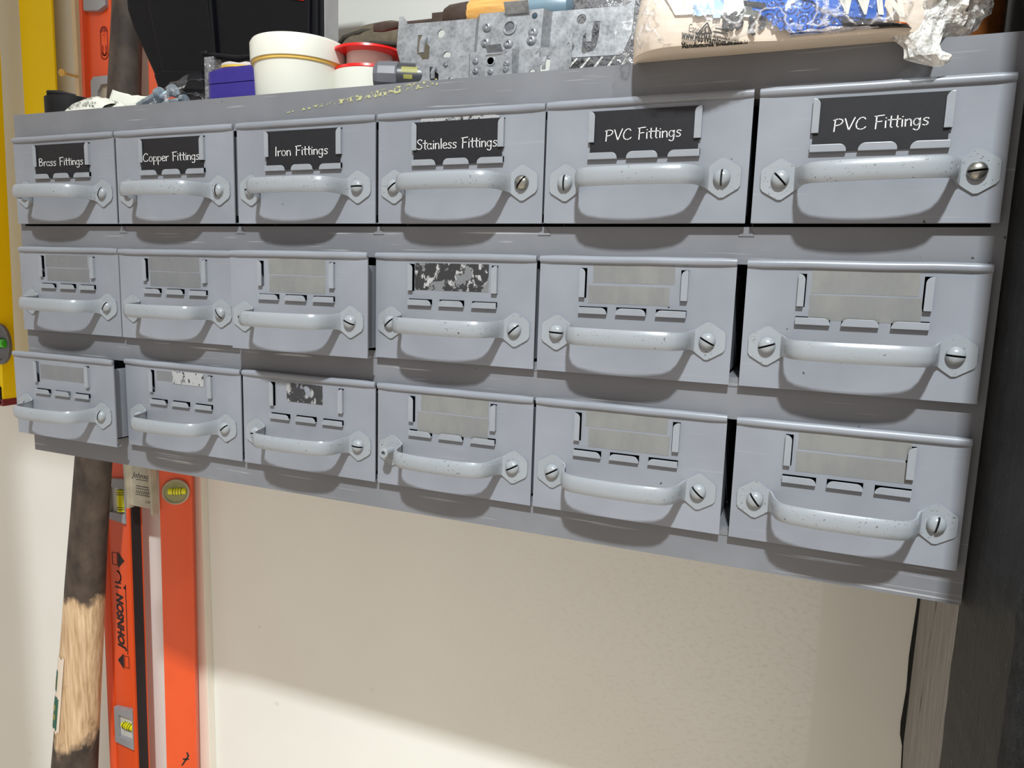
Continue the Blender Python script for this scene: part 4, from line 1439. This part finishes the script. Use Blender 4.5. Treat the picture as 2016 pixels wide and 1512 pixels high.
b.strokes([[(0.042 + 0.018 * t / 10, 6.5 * (1 if t % 2 else -1)) for t in range(11)]], 0.0008, lambda u, v: on_barrel(u, 30 + v), 1)
b.build('printed_mark', [M['lime_print'], M['soft_white']], PN)

# olive pouch
PU = empty('pouch', (0.335, 0.155, TOP))
tag(PU, 'olive fabric pouch with black edging behind the spool', 'pouch')
b = MB()
def pouch(u, v):
    th_ = 2 * PI * u
    ph_ = PI * v
    sx = math.copysign(abs(math.cos(th_)) ** 0.6, math.cos(th_)) * math.sin(ph_) ** 0.6
    sy = math.copysign(abs(math.sin(th_)) ** 0.7, math.sin(th_)) * math.sin(ph_) ** 0.6
    zz = -math.copysign(abs(math.cos(ph_)) ** 0.7, math.cos(ph_))
    x = 0.335 + 0.062 * sx
    h = 0.094 * (1 - 0.10 * max(0, -sx) ** 2 - 0.30 * max(0, sx) ** 2)
    return (x, 0.155 + 0.028 * sy + 0.002 * noise.noise(Vector((sx * 4, zz * 4, 1))), T0 + h * (0.5 + 0.5 * zz))
b.grid(pouch, 48, 24, wrap=True)
b.build('body', M['olive'], PU, smooth=60)
b = MB()
b.tube([(0.272, 0.146, 0.058), (0.279, 0.140, 0.068), (0.292, 0.136, 0.076), (0.315, 0.134, 0.079), (0.345, 0.135, 0.0785), (0.368, 0.138, 0.070)], 0.0028, 10)
b.tube([(0.272, 0.138, 0.046), (0.282, 0.130, 0.056), (0.300, 0.127, 0.062), (0.330, 0.126, 0.065), (0.365, 0.128, 0.061)], 0.0022, 10)
b.build('edging', M['olive_dark'], PU, smooth=50)
# webbing strap roll
b = MB()
b.lathe([(0.0, 0.408), (0.0122, 0.408), (0.0122, 0.4315), (0, 0.4315)], 36, 'x', (0, 0.0655, TOP + 0.0123))
o = b.build('webbing_strap', M['webbing'], smooth=40)
tag(o, 'rolled tan webbing strap under the upper metal bracket', 'strap')

# galvanised brackets
def plate(mb, x0, x1, z0, z1, y, th, holes=(), n=26, extra=()):
    """sheet with real round holes, made from a fine cell grid; holes are (x, z, r)"""
    bmx = bmesh.new()
    outer = [(x0, z0), (x1, z0), (x1, z1), (x0, z1)]
    loops = [outer] + [arc(hx, hz, r, r, 0, 360 - 360 / 18, 17) for hx, hz, r in holes] + [list(e) for e in extra]
    edges = []
    for lp in loops:
        vv = [bmx.verts.new((p[0], y, p[1])) for p in lp]
        edges += [bmx.edges.new((vv[i], vv[(i + 1) % len(vv)])) for i in range(len(vv))]
    bmesh.ops.triangle_fill(bmx, use_beauty=True, use_dissolve=False, edges=edges)
    bmx.verts.index_update()
    base = [tuple(v.co) for v in bmx.verts]
    fs = [[v.index for v in f.verts] for f in bmx.faces]
    n0 = len(base)
    vs = base + [(p[0], p[1] + th, p[2]) for p in base]
    allf = fs + [[i + n0 for i in reversed(f)] for f in fs]
    for e in bmx.edges:
        if len(e.link_faces) == 1:
            a, c = e.verts[0].index, e.verts[1].index
            allf.append((a, c, c + n0, a + n0))
    bmx.free()
    mb.add(vs, allf)

def bracket(T, name_label, first=True):
    root = empty('metal_bracket', T.translation)
    tag(root, name_label, 'bracket', 'galvanised brackets')
    b = MB(); b.T = T
    H, th = 0.036, 0.0013
    win = [(-0.077, 0.0045), (-0.068, 0.002), (-0.0665, 0.004), (-0.0665, 0.016), (-0.070, 0.019), (-0.070, 0.026), (-0.0790, 0.026), (-0.0790, 0.014)]
    plate(b, -0.0905, -0.0255, 0, H, 0.0, th, [(-0.057, 0.026, 0.0034), (-0.050, 0.0075, 0.0036)], extra=[win])
    winr = [(-p[0], p[1]) for p in reversed(win)]
    plate(b, 0.0400, 0.0965, 0, H, -0.001, th, [(0.0640, 0.0285, 0.0038), (0.0570, 0.008, 0.0036)], extra=[winr])
    # centre section set forward with pressed dimples
    plate(b, -0.0185, 0.0355, -0.003, H - 0.001, -0.009, th, [(0.0085, 0.0225, 0.0040), (0.0285, 0.0300, 0.0024)])
    for (dx, dz) in ((-0.011, 0.024), (-0.011, 0.012), (0.0085, 0.010), (0.0285, 0.0175), (0.0278, 0.0115)):
        b.lathe([(0.0042, -0.0092), (0.0030, -0.0106), (0.0018, -0.0112), (0.0006, -0.0098), (0, -0.0096)], 16, 'y', (dx, 0, dz))
    # joggles
    b.add([(-0.0255, 0, 0), (-0.0185, -0.009, -0.002), (-0.0185, -0.009, H - 0.001), (-0.0255, 0, H),
           (-0.0255, th, 0), (-0.0185, -0.009 + th, -0.002), (-0.0185, -0.009 + th, H - 0.001), (-0.0255, th, H)],
          [(0, 1, 2, 3), (7, 6, 5, 4), (0, 4, 5, 1), (3, 2, 6, 7)])
    b.add([(0.0355, -0.009, -0.002), (0.0400, -0.001, 0), (0.0400, -0.001, H), (0.0355, -0.009, H - 0.001),
           (0.0355, -0.009 + th, -0.002), (0.0400, -0.001 + th, 0), (0.0400, -0.001 + th, H), (0.0355, -0.009 + th, H - 0.001)],
          [(0, 1, 2, 3), (7, 6, 5, 4), (0, 4, 5, 1), (3, 2, 6, 7)])
    # raised round boss around the centre hole
    b.lathe([(0.0060, -0.009), (0.0056, -0.0100), (0.0044, -0.0100), (0.0042, -0.009)], 24, 'y', (0.0085, 0, 0.0225))
    # end ears
    b.prism([(-0.0985, H + 0.0065), (-0.0945, H + 0.0065), (-0.0905, H + 0.001), (-0.0905, H - 0.010), (-0.0905, 0.0005), (-0.0925, 0.0005), (-0.0985, 0.016)][::-1], 0.0, th)
    b.prism([(0.0965, 0.0005), (0.0985, 0.0005), (0.1045, 0.016), (0.1045, H + 0.010), (0.1030, H + 0.013), (0.1015, H + 0.002), (0.0965, H)], -0.001, th - 0.001)
    b.build('plate', M['galv'], root, smooth=25)
    for (x, z, wd, hh, up) in ((0.0045, H - 0.004, 0.020, 0.0075, 1), (-0.004, -0.006, 0.008, 0.006, -1), (0.0165, -0.004, 0.0075, 0.0075, -1)):
        b = MB(); b.T = T
        b.prism([(-0.010, z), (-0.0105, z), (-0.0165, z + hh * up * 0.9), (-0.0158, z + hh * up)], x, x + wd, 'x')
        b.build('bent_tab', M['galv'], root, bevel=0.0003)
    for sx, xw in ((-0.0735, 0.0042), (0.0705, 0.0042)):
        b = MB(); b.T = T
        b.prism([(0.0005, 0.0255), (-0.0015, 0.0255), (-0.0055, 0.018), (-0.0050, 0.0095), (-0.0035, 0.0095), (-0.0035, 0.017)], sx, sx + xw, 'x')
        b.build('spring_tongue', M['galv'], root)
    return root
pl_, pr_ = at(785, 127, 0.055), at(1195, 103, 0.055)
ang = math.atan2(pr_.z - pl_.z, pr_.x - pl_.x)
TB = Matrix.Translation((0.4985, 0.055, 0.0148)) @ Matrix.Rotation(-ang, 4, 'Y') @ Matrix.Rotation(math.radians(-6), 4, 'X')
bracket(TB, 'upper galvanised steel bracket with round holes, propped under the screwdriver')
TB2 = Matrix.Translation((0.500, 0.026, TOP + 0.0022)) @ Matrix.Diagonal((0.64, 0.8, 0.60, 1))
bracket(TB2, 'lower galvanised steel bracket lying beneath the upper one')

# screwdriver across the brackets
SD = empty('screwdriver', (0.46, 0.078, 0.05))
tag(SD, 'old flat screwdriver with yellow and blue wooden handle lying on the bracket', 'screwdriver')
A_ = at(735, 55, 0.070); B_ = at(1128, 16, 0.082)
dd = B_ - A_; Ln = dd.length
TS = Matrix.Translation(A_) @ dd.to_track_quat('X', 'Z').to_matrix().to_4x4()
b = MB(); b.T = TS
b.grid(lambda u, v: (lambda x, w, t: (x, t * math.cos(2 * PI * u), w * math.sin(2 * PI * u)))(
    [0, 0.0005, 0.010, 0.018, 0.026, 0.066, 0.078][min(6, round(v * 6))],
    [0.0012, 0.0034, 0.0043, 0.0034, 0.0026, 0.0028, 0.0030][min(6, round(v * 6))],
    [0.0005, 0.0006, 0.0012, 0.0020, 0.0025, 0.0028, 0.0030][min(6, round(v * 6))]), 20, 6, wrap=True)
b.box(0.058, 0.072, -0.0042, 0.0042, -0.0045, 0.0058)
b.build('blade', M['brown_steel'], SD, smooth=40)
def hnd(x0, x1, prof, name, mat, n=24, mi=None):
    b = MB(); b.T = TS
    b.lathe(prof, n, 'x')
    return b.build(name, mat, SD, smooth=35)
k0 = 0.069
hnd(0, 0, [(0, k0), (0.0095, k0 + 0.001), (0.0118, k0 + 0.006), (0.0128, k0 + 0.020), (0.0128, k0 + 0.024), (0, k0 + 0.024)], 'ferrule', M['brown_steel'])
k1 = k0 + 0.0235
hnd(0, 0, [(0, k1), (0.0130, k1), (0.0150, k1 + 0.004), (0.0162, k1 + 0.016), (0.0158, k1 + 0.032), (0.0146, k1 + 0.046), (0.0140, k1 + 0.054), (0, k1 + 0.054)], 'handle', M['driver_wood'], 12)
k2 = k1 + 0.0535
hnd(0, 0, [(0, k2), (0.0141, k2), (0.0138, k2 + 0.014), (0.0134, Ln - 0.010), (0.0112, Ln - 0.003), (0.006, Ln), (0, Ln)], 'handle_end', M['blue_paint'], 12)

# grey crumpled bag behind
def blob(cx, cy, z0, rx, ry, h, seed, amp=0.18, nu=44, nv=26, sq=0.7):
    def f(u, v):
        th_, ph_ = 2 * PI * u, PI * v
        s_ = max(0.0, math.sin(ph_)) ** sq
        dirv = Vector((math.cos(th_) * s_, math.sin(th_) * s_, -math.cos(ph_)))
        nn = noise.noise(dirv * 2.1 + Vector((seed, 0, 0))) + 0.6 * abs(noise.noise(dirv * 5.0 + Vector((0, seed, 0)))) + 0.45 * abs(noise.noise(dirv * 9 + Vector((0, 0, seed)))) + 0.2 * abs(noise.noise(dirv * 21 + Vector((2, 0, seed))))
        k = 1 + amp * nn
        return (cx + rx * dirv.x * k, cy + ry * dirv.y * k, max(z0, z0 + h * 0.5 + h * 0.5 * dirv.z * k))
    return f
GB = empty('plastic_bag', (0.580, 0.130, TOP))
tag(GB, 'grey crumpled plastic bag behind the right end of the brackets', 'bag')
b = MB(); b.grid(blob(0.580, 0.140, TOP, 0.056, 0.032, 0.150, 3, 0.22), 44, 26, wrap=True)
b.build('film', M['film_grey'], GB, smooth=24)
b = MB()
for q in range(5):
    x = 0.535 + 0.011 * q
    b.tube([(x, 0.092, T0 + 0.002), (x + 0.004, 0.090 + 0.002 * q, 0.012), (x + 0.012, 0.100, 0.026)], [0.001, 0.0014, 0.0008], 6)
b.build('folded_edge', M['film_white'], GB, smooth=60)

# ---- large parcel in clear plastic at the right
SK = empty('wrapped_parcel', (0.712, 0.045, TOP))
tag(SK, 'tan paper parcel with blue film wrapped in clear plastic, overhanging the cabinet top at right', 'parcel')
prof = [(0.07, TOP), (0.020, TOP + 0.0001), (0.003, TOP + 0.0003), (-0.0035, TOP + 0.0002), (-0.012, TOP - 0.0018), (-0.024, TOP - 0.0036), (-0.0335, TOP - 0.0044), (-0.0380, TOP - 0.0020), (-0.0385, 0.0), (-0.0360, 0.012), (-0.0290, 0.026), (-0.018, 0.042), (-0.002, 0.060), (0.020, 0.078), (0.055, 0.090), (0.095, 0.080), (0.118, 0.05), (0.118, TOP + 0.002)]
def droop(x):
    t = min(1.0, max(0.0, (x - 0.668) / 0.06))
    return 1 - 0.78 * t * t * (3 - 2 * t)
acc = [0]
for a, c in zip(prof, prof[1:]):
    acc.append(acc[-1] + math.hypot(c[0] - a[0], c[1] - a[1]))
def prof_at(s_):
    s_ = max(0, min(acc[-1], s_))
    for j in range(len(prof) - 1):
        if s_ <= acc[j + 1]:
            t = (s_ - acc[j]) / (acc[j + 1] - acc[j])
            return (prof[j][0] + (prof[j + 1][0] - prof[j][0]) * t, prof[j][1] + (prof[j + 1][1] - prof[j][1]) * t)
    return prof[-1]
PX0, PX1 = 0.622, 0.792
def parcel(x, s_, lift=0.0):
    """surface point for length x and girth s_"""
    e = min(1.0, max(0.0, min((x - PX0) / 0.030, (PX1 - x) / 0.030)))
    k = math.sqrt(max(0.02, 1 - (1 - e) ** 2))
    y, z = prof_at(s_)
    if y < -0.002:
        dr = droop(x)
        y = -0.002 + (y + 0.002) * (0.42 + 0.58 * dr)
        if z < TOP:
            z = TOP + (z - TOP) * dr + 0.0002
    if y > 0:
        y = 0.05 + (y - 0.05) * (0.62 + 0.38 * k)
    else:
        y = y * (0.25 + 0.75 * k)
    if z > TOP:
        z = TOP + (z - TOP) * (0.45 + 0.55 * k)
    zw_ = 0.0035 * noise.noise(Vector((x * 18, s_ * 22, 3))) + 0.0016 * noise.noise(Vector((x * 55, s_ * 60, 8)))
    rise = min(1, max(0, (z - TOP) / 0.02))
    y -= lift + zw_ * rise
    return (x, y, max(TOP if y > -0.002 else TOP - 0.03, z + lift * 0.5))
b = MB()
b.grid(lambda u, v: parcel(PX0 + (PX1 - PX0) * u, acc[-1] * v), 60, 48)
for xx in (PX0, PX1):
    ring = [parcel(xx, acc[-1] * j / 48) for j in range(49)]
    b.add(ring, [list(range(49))])
b.build('paper_sack', M['paper_tan'], SK, smooth=35)
def S_of(px, py):
    """girth coordinate of the parcel surface seen at a pixel"""
    best = None
    for j in range(400):
        s_ = 0.085 + (acc[-1] * 0.78 - 0.085) * j / 400
        y, z = prof_at(s_)
        p = at(px, py, y)
        e = abs(p.z - z)
        if best is None or e < best[0]:
            best = (e, p.x, s_)
    return best[1], best[2]
def patch_on(pix, mat, name, lift, label=None, nu=16, nv=10, wob=0.0):
    """quad of surface coordinates: four pixel corners tl, tr, br, bl turned into (x, girth)"""
    q = [S_of(*p) for p in pix]
    b = MB()
    def f(u, v):
        x = (q[0][0] * (1 - u) + q[1][0] * u) * (1 - v) + (q[3][0] * (1 - u) + q[2][0] * u) * v
        s_ = (q[0][1] * (1 - u) + q[1][1] * u) * (1 - v) + (q[3][1] * (1 - u) + q[2][1] * u) * v
        x += wob * noise.noise(Vector((u * 5, v * 7, lift * 900)))
        s_ += wob * noise.noise(Vector((v * 5, u * 7, lift * 700 + 4)))
        return parcel(x, s_, lift + 0.0018 * abs(noise.noise(Vector((x * 60, s_ * 60, 1)))) * (1 if wob else 0))
    b.grid(f, nu, nv)
    o = b.build(name, mat, SK, smooth=40)
    if label: tag(o, label)
    return o
patch_on([(1285, -40), (1500, -40), (1485, 28), (1330, 34)], M['greenwhite'], 'printed_film', 0.0014, 'pale greenish film panel')
patch_on([(1368, 16), (1396, 14), (1402, 36), (1366, 38)], M['lightblue'], 'printed_film', 0.0022, 'light blue printed patch', wob=0.002)
patch_on([(1410, -30), (1432, -30), (1418, 40), (1404, 40)], M['lightblue'], 'printed_film', 0.0022, 'light blue printed band')
patch_on([(1458, -40), (1690, -40), (1700, 45), (1555, 74)], M['blue_rings'], 'blue_film', 0.0030, 'blue film with dark ring pattern', 26, 18, 0.003)
patch_on([(1460, 0), (1550, 5), (1540, 58), (1492, 26)], M['blue_rings'], 'blue_film', 0.0034, None, 16, 12, 0.003)
patch_on([(1560, -20), (1750, -40), (1745, 36), (1640, 22)], M['blue_film'], 'blue_film', 0.0040, 'plain blue film fold', 16, 10, 0.002)
patch_on([(1548, 62), (1700, 40), (1735, 60), (1562, 86)], M['film_foil'], 'foil_seam', 0.0036, 'silver foil seam', 20, 8, 0.003)
patch_on([(1655, 30), (1790, 42), (1808, 74), (1660, 44)], M['black_film'], 'black_band', 0.0044, 'black printed band', 16, 6, 0.002)
patch_on([(1762, 40), (1788, 44), (1796, 62), (1776, 50)], M['orange_film'], 'printed_mark', 0.0056, 'orange print')
patch_on([(1462, 8), (1505, 8), (1508, 16), (1464, 20)], M['black_film'], 'printed_mark', 0.0052, 'black printed border')
# smeared black print
b = MB()
def on_parcel(px, py, tilt=0.0, lift=0.0012, vs_=2.3):
    x0, s0 = S_of(px, py)
    return lambda u, v: parcel(x0 + u * math.cos(tilt) - v * math.sin(tilt), s0 + (u * math.sin(tilt) + v * math.cos(tilt)) * vs_, lift)
for (px, py) in ((1428, 44), (1442, 40), (1456, 38), (1478, 46), (1500, 32)):
    f = on_parcel(px, py, 0, 0.0016, 1.2)
    b.strokes([[(0.0015 * math.sin(t * 2.1 + px), -0.004 + 0.0016 * t) for t in range(6)]], 0.0022, f)
put_text(b, 'Cancer and Reproductive H', 0.0030, on_parcel(1412, 76, -0.16))
put_text(b, 'www.P65Warnings.ca.gov', 0.0033, on_parcel(1400, 84, -0.13), bold=0.0001)
put_text(b, 'Manufactured by cerrowire llc', 0.0034, on_parcel(1412, 93, -0.04), bold=0.0001)
put_text(b, '1002 Industrial Way', 0.0030, on_parcel(1528, 86, 0.03))
put_text(b, 'ville, IN 47250', 0.0030, on_parcel(1618, 80, 0.05))
f = on_parcel(1388, 62, -0.05, 0.0012, 1.0)
b.strokes([[(-0.004, -0.002), (0.004, -0.002), (0.001, 0.004), (-0.004, -0.002)], [(0.0, -0.0005), (0.0006, 0.0016)], [(0.005, -0.001), (0.013, -0.002)], [(0.006, 0.001), (0.012, 0.0)]], 0.0008, f)
b.build('printed_text', M['black_ink'], SK)
b = MB()
put_text(b, 'WN', 0.020, on_parcel(1722, -2, -0.1, 0.0062, 1.2), shear=-0.35, bold=0.0005)
b.build('printed_text', M['white_plastic'], SK)
# clear wrap: loose layer over the parcel, gathered knot hanging over the edge at the right
b = MB()
def wrap(u, v):
    x = 0.612 + 0.186 * u
    s_ = 0.100 + (acc[-1] * 0.74 - 0.100) * v
    xx = min(max(x, PX0 + 0.001), PX1 - 0.001)
    l_ = 0.0050 + 0.0040 * abs(noise.noise(Vector((x * 34, s_ * 34, 6)))) + 0.0022 * abs(noise.noise(Vector((x * 90, s_ * 90, 2))))
    p = parcel(xx, s_, l_)
    return (p[0] + (x - xx), p[1], p[2])
b.grid(wrap, 90, 54)
b.build('clear_wrap', M['film'], SK, smooth=18)
b = MB(); b.grid(blob(0.797, 0.020, TOP + 0.0006, 0.025, 0.034, 0.060, 12, 0.30, sq=0.8), 50, 30, wrap=True)
b.build('clear_wrap', M['film_white'], SK, smooth=18)
b = MB()
kn = [(p_.x, p_.y, p_.z, r) for p_, r in [(at(px, py, y), r) for px, py, y, r in ((1800, 48, -0.006, .0150), (1806, 75, -0.010, .0115), (1812, 92, -0.0125, .0088), (1815, 104, -0.0135, .0092), (1824, 113, -0.0135, .0115), (1838, 122, -0.0130, .0075), (1846, 131, -0.0125, .0018))]]
def knot(u, v):
    t = v * (len(kn) - 1); j = min(len(kn) - 2, int(t)); t -= j
    x, y, z, r = [kn[j][q] + (kn[j + 1][q] - kn[j][q]) * t for q in range(4)]
    a = 2 * PI * u
    r *= 1 + 0.32 * noise.noise(Vector((math.cos(a) * 2.2, math.sin(a) * 2.2, z * 70)))
    return (x + r * math.cos(a), min(-0.0022, y + 0.55 * r * math.sin(a)) if z < TOP else y + 0.55 * r * math.sin(a), z)
b.grid(knot, 30, 34, wrap=True)
b.build('gathered_end', M['film_white'], SK, smooth=22)

# amber bottle
BT = empty('bottle', (0.822, 0.105, TOP))
tag(BT, 'amber brown glass bottle at the right end of the cabinet top', 'bottle')
b = MB()
b.lathe([(0.021, TOP), (0.0235, TOP + 0.002), (0.0235, TOP + 0.085), (0.020, TOP + 0.100), (0.010, TOP + 0.112), (0.010, TOP + 0.13), (0, TOP + 0.13)], 48, 'z', (0.8225, 0.085, 0))
b.build('glass', M['amber'], BT, smooth=35)
b = MB()
b.lathe([(0.0115, TOP + 0.125), (0.0115, TOP + 0.145), (0, TOP + 0.145)], 32, 'z', (0.8225, 0.085, 0))
b.build('cap', M['black_plastic'], BT, smooth=35)

# big black tool case standing at the back
yC = 0.182
BC = empty('tool_case', (0.13, yC + 0.013, TOP))
tag(BC, 'large slim black plastic case standing upright behind the violet case and jar', 'tool case')
ol = [at(312, 172, yC), at(300, 140, yC), at(282, 100, yC), at(262, 58, yC), at(250, 20, yC), at(246, -20, yC)]
ol = [(0.074, TOP), (0.066, 0.020)] + [(p.x, p.z) for p in ol]
xr = at(636, 50, yC).x
ctop = 0.30
outl = [(xr - 0.004, TOP), (xr, TOP + 0.006), (xr, ctop), (0.016, ctop)] + [(x, z) for x, z in reversed(ol)]
b = MB()
b.prism(outl, yC, yC + 0.026)
b.build('shell', M['black_plastic'], BC, bevel=0.0035, seg=3)
# raised panels and ridges on the face
def cpoly(pp, y0, y1, name, mat, bev=0.0015):
    b = MB(); b.prism([(p.x, p.z) for p in [at(px, py, yC) for px, py in pp]], y0, y1)
    return b.build(name, mat, BC, bevel=bev)
cpoly([(448, 235), (425, -60), (615, -60), (612, 200)], yC - 0.004, yC + 0.002, 'face_panel', M['black_plastic'])
cpoly([(437, 235), (414, -60), (420, -60), (443, 235)], yC - 0.007, yC + 0.002, 'ridge', M['black_plastic'])
cpoly([(330, 175), (280, -60), (406, -60), (428, 170)], yC - 0.0025, yC + 0.002, 'face_panel', M['black_plastic'])
cpoly([(622, 200), (622, -60), (630, -60), (630, 200)], yC - 0.005, yC + 0.002, 'ridge', M['black_plastic'])
cpoly([(320, 175), (312, 150), (330, 142), (405, 142), (410, 180)], yC - 0.007, yC + 0.002, 'foot', M['black_plastic'])
o = cpoly([(570, 0), (603, 5), (606, -30), (566, -30)][::-1], yC - 0.0052, yC - 0.0038, 'badge', M['red'], 0.0004)
tag(o, 'red badge')
b = MB()
b.box(xr + 0.0002, xr + 0.0012, yC + 0.002, yC + 0.026, TOP + 0.008, ctop - 0.004)
tag(b.build('side_strip', M['grey_board'], BC), 'grey side strip')

# black board fixed behind the post, above the cabinet
b = MB()
b.box(0.8480, 0.8560, 0.0135, 0.188, TOP + 0.001, 0.55)
o = b.build('black_board', M['post'], bevel=0.001)
tag(o, 'dark board standing behind the post beside the amber bottle', 'board')
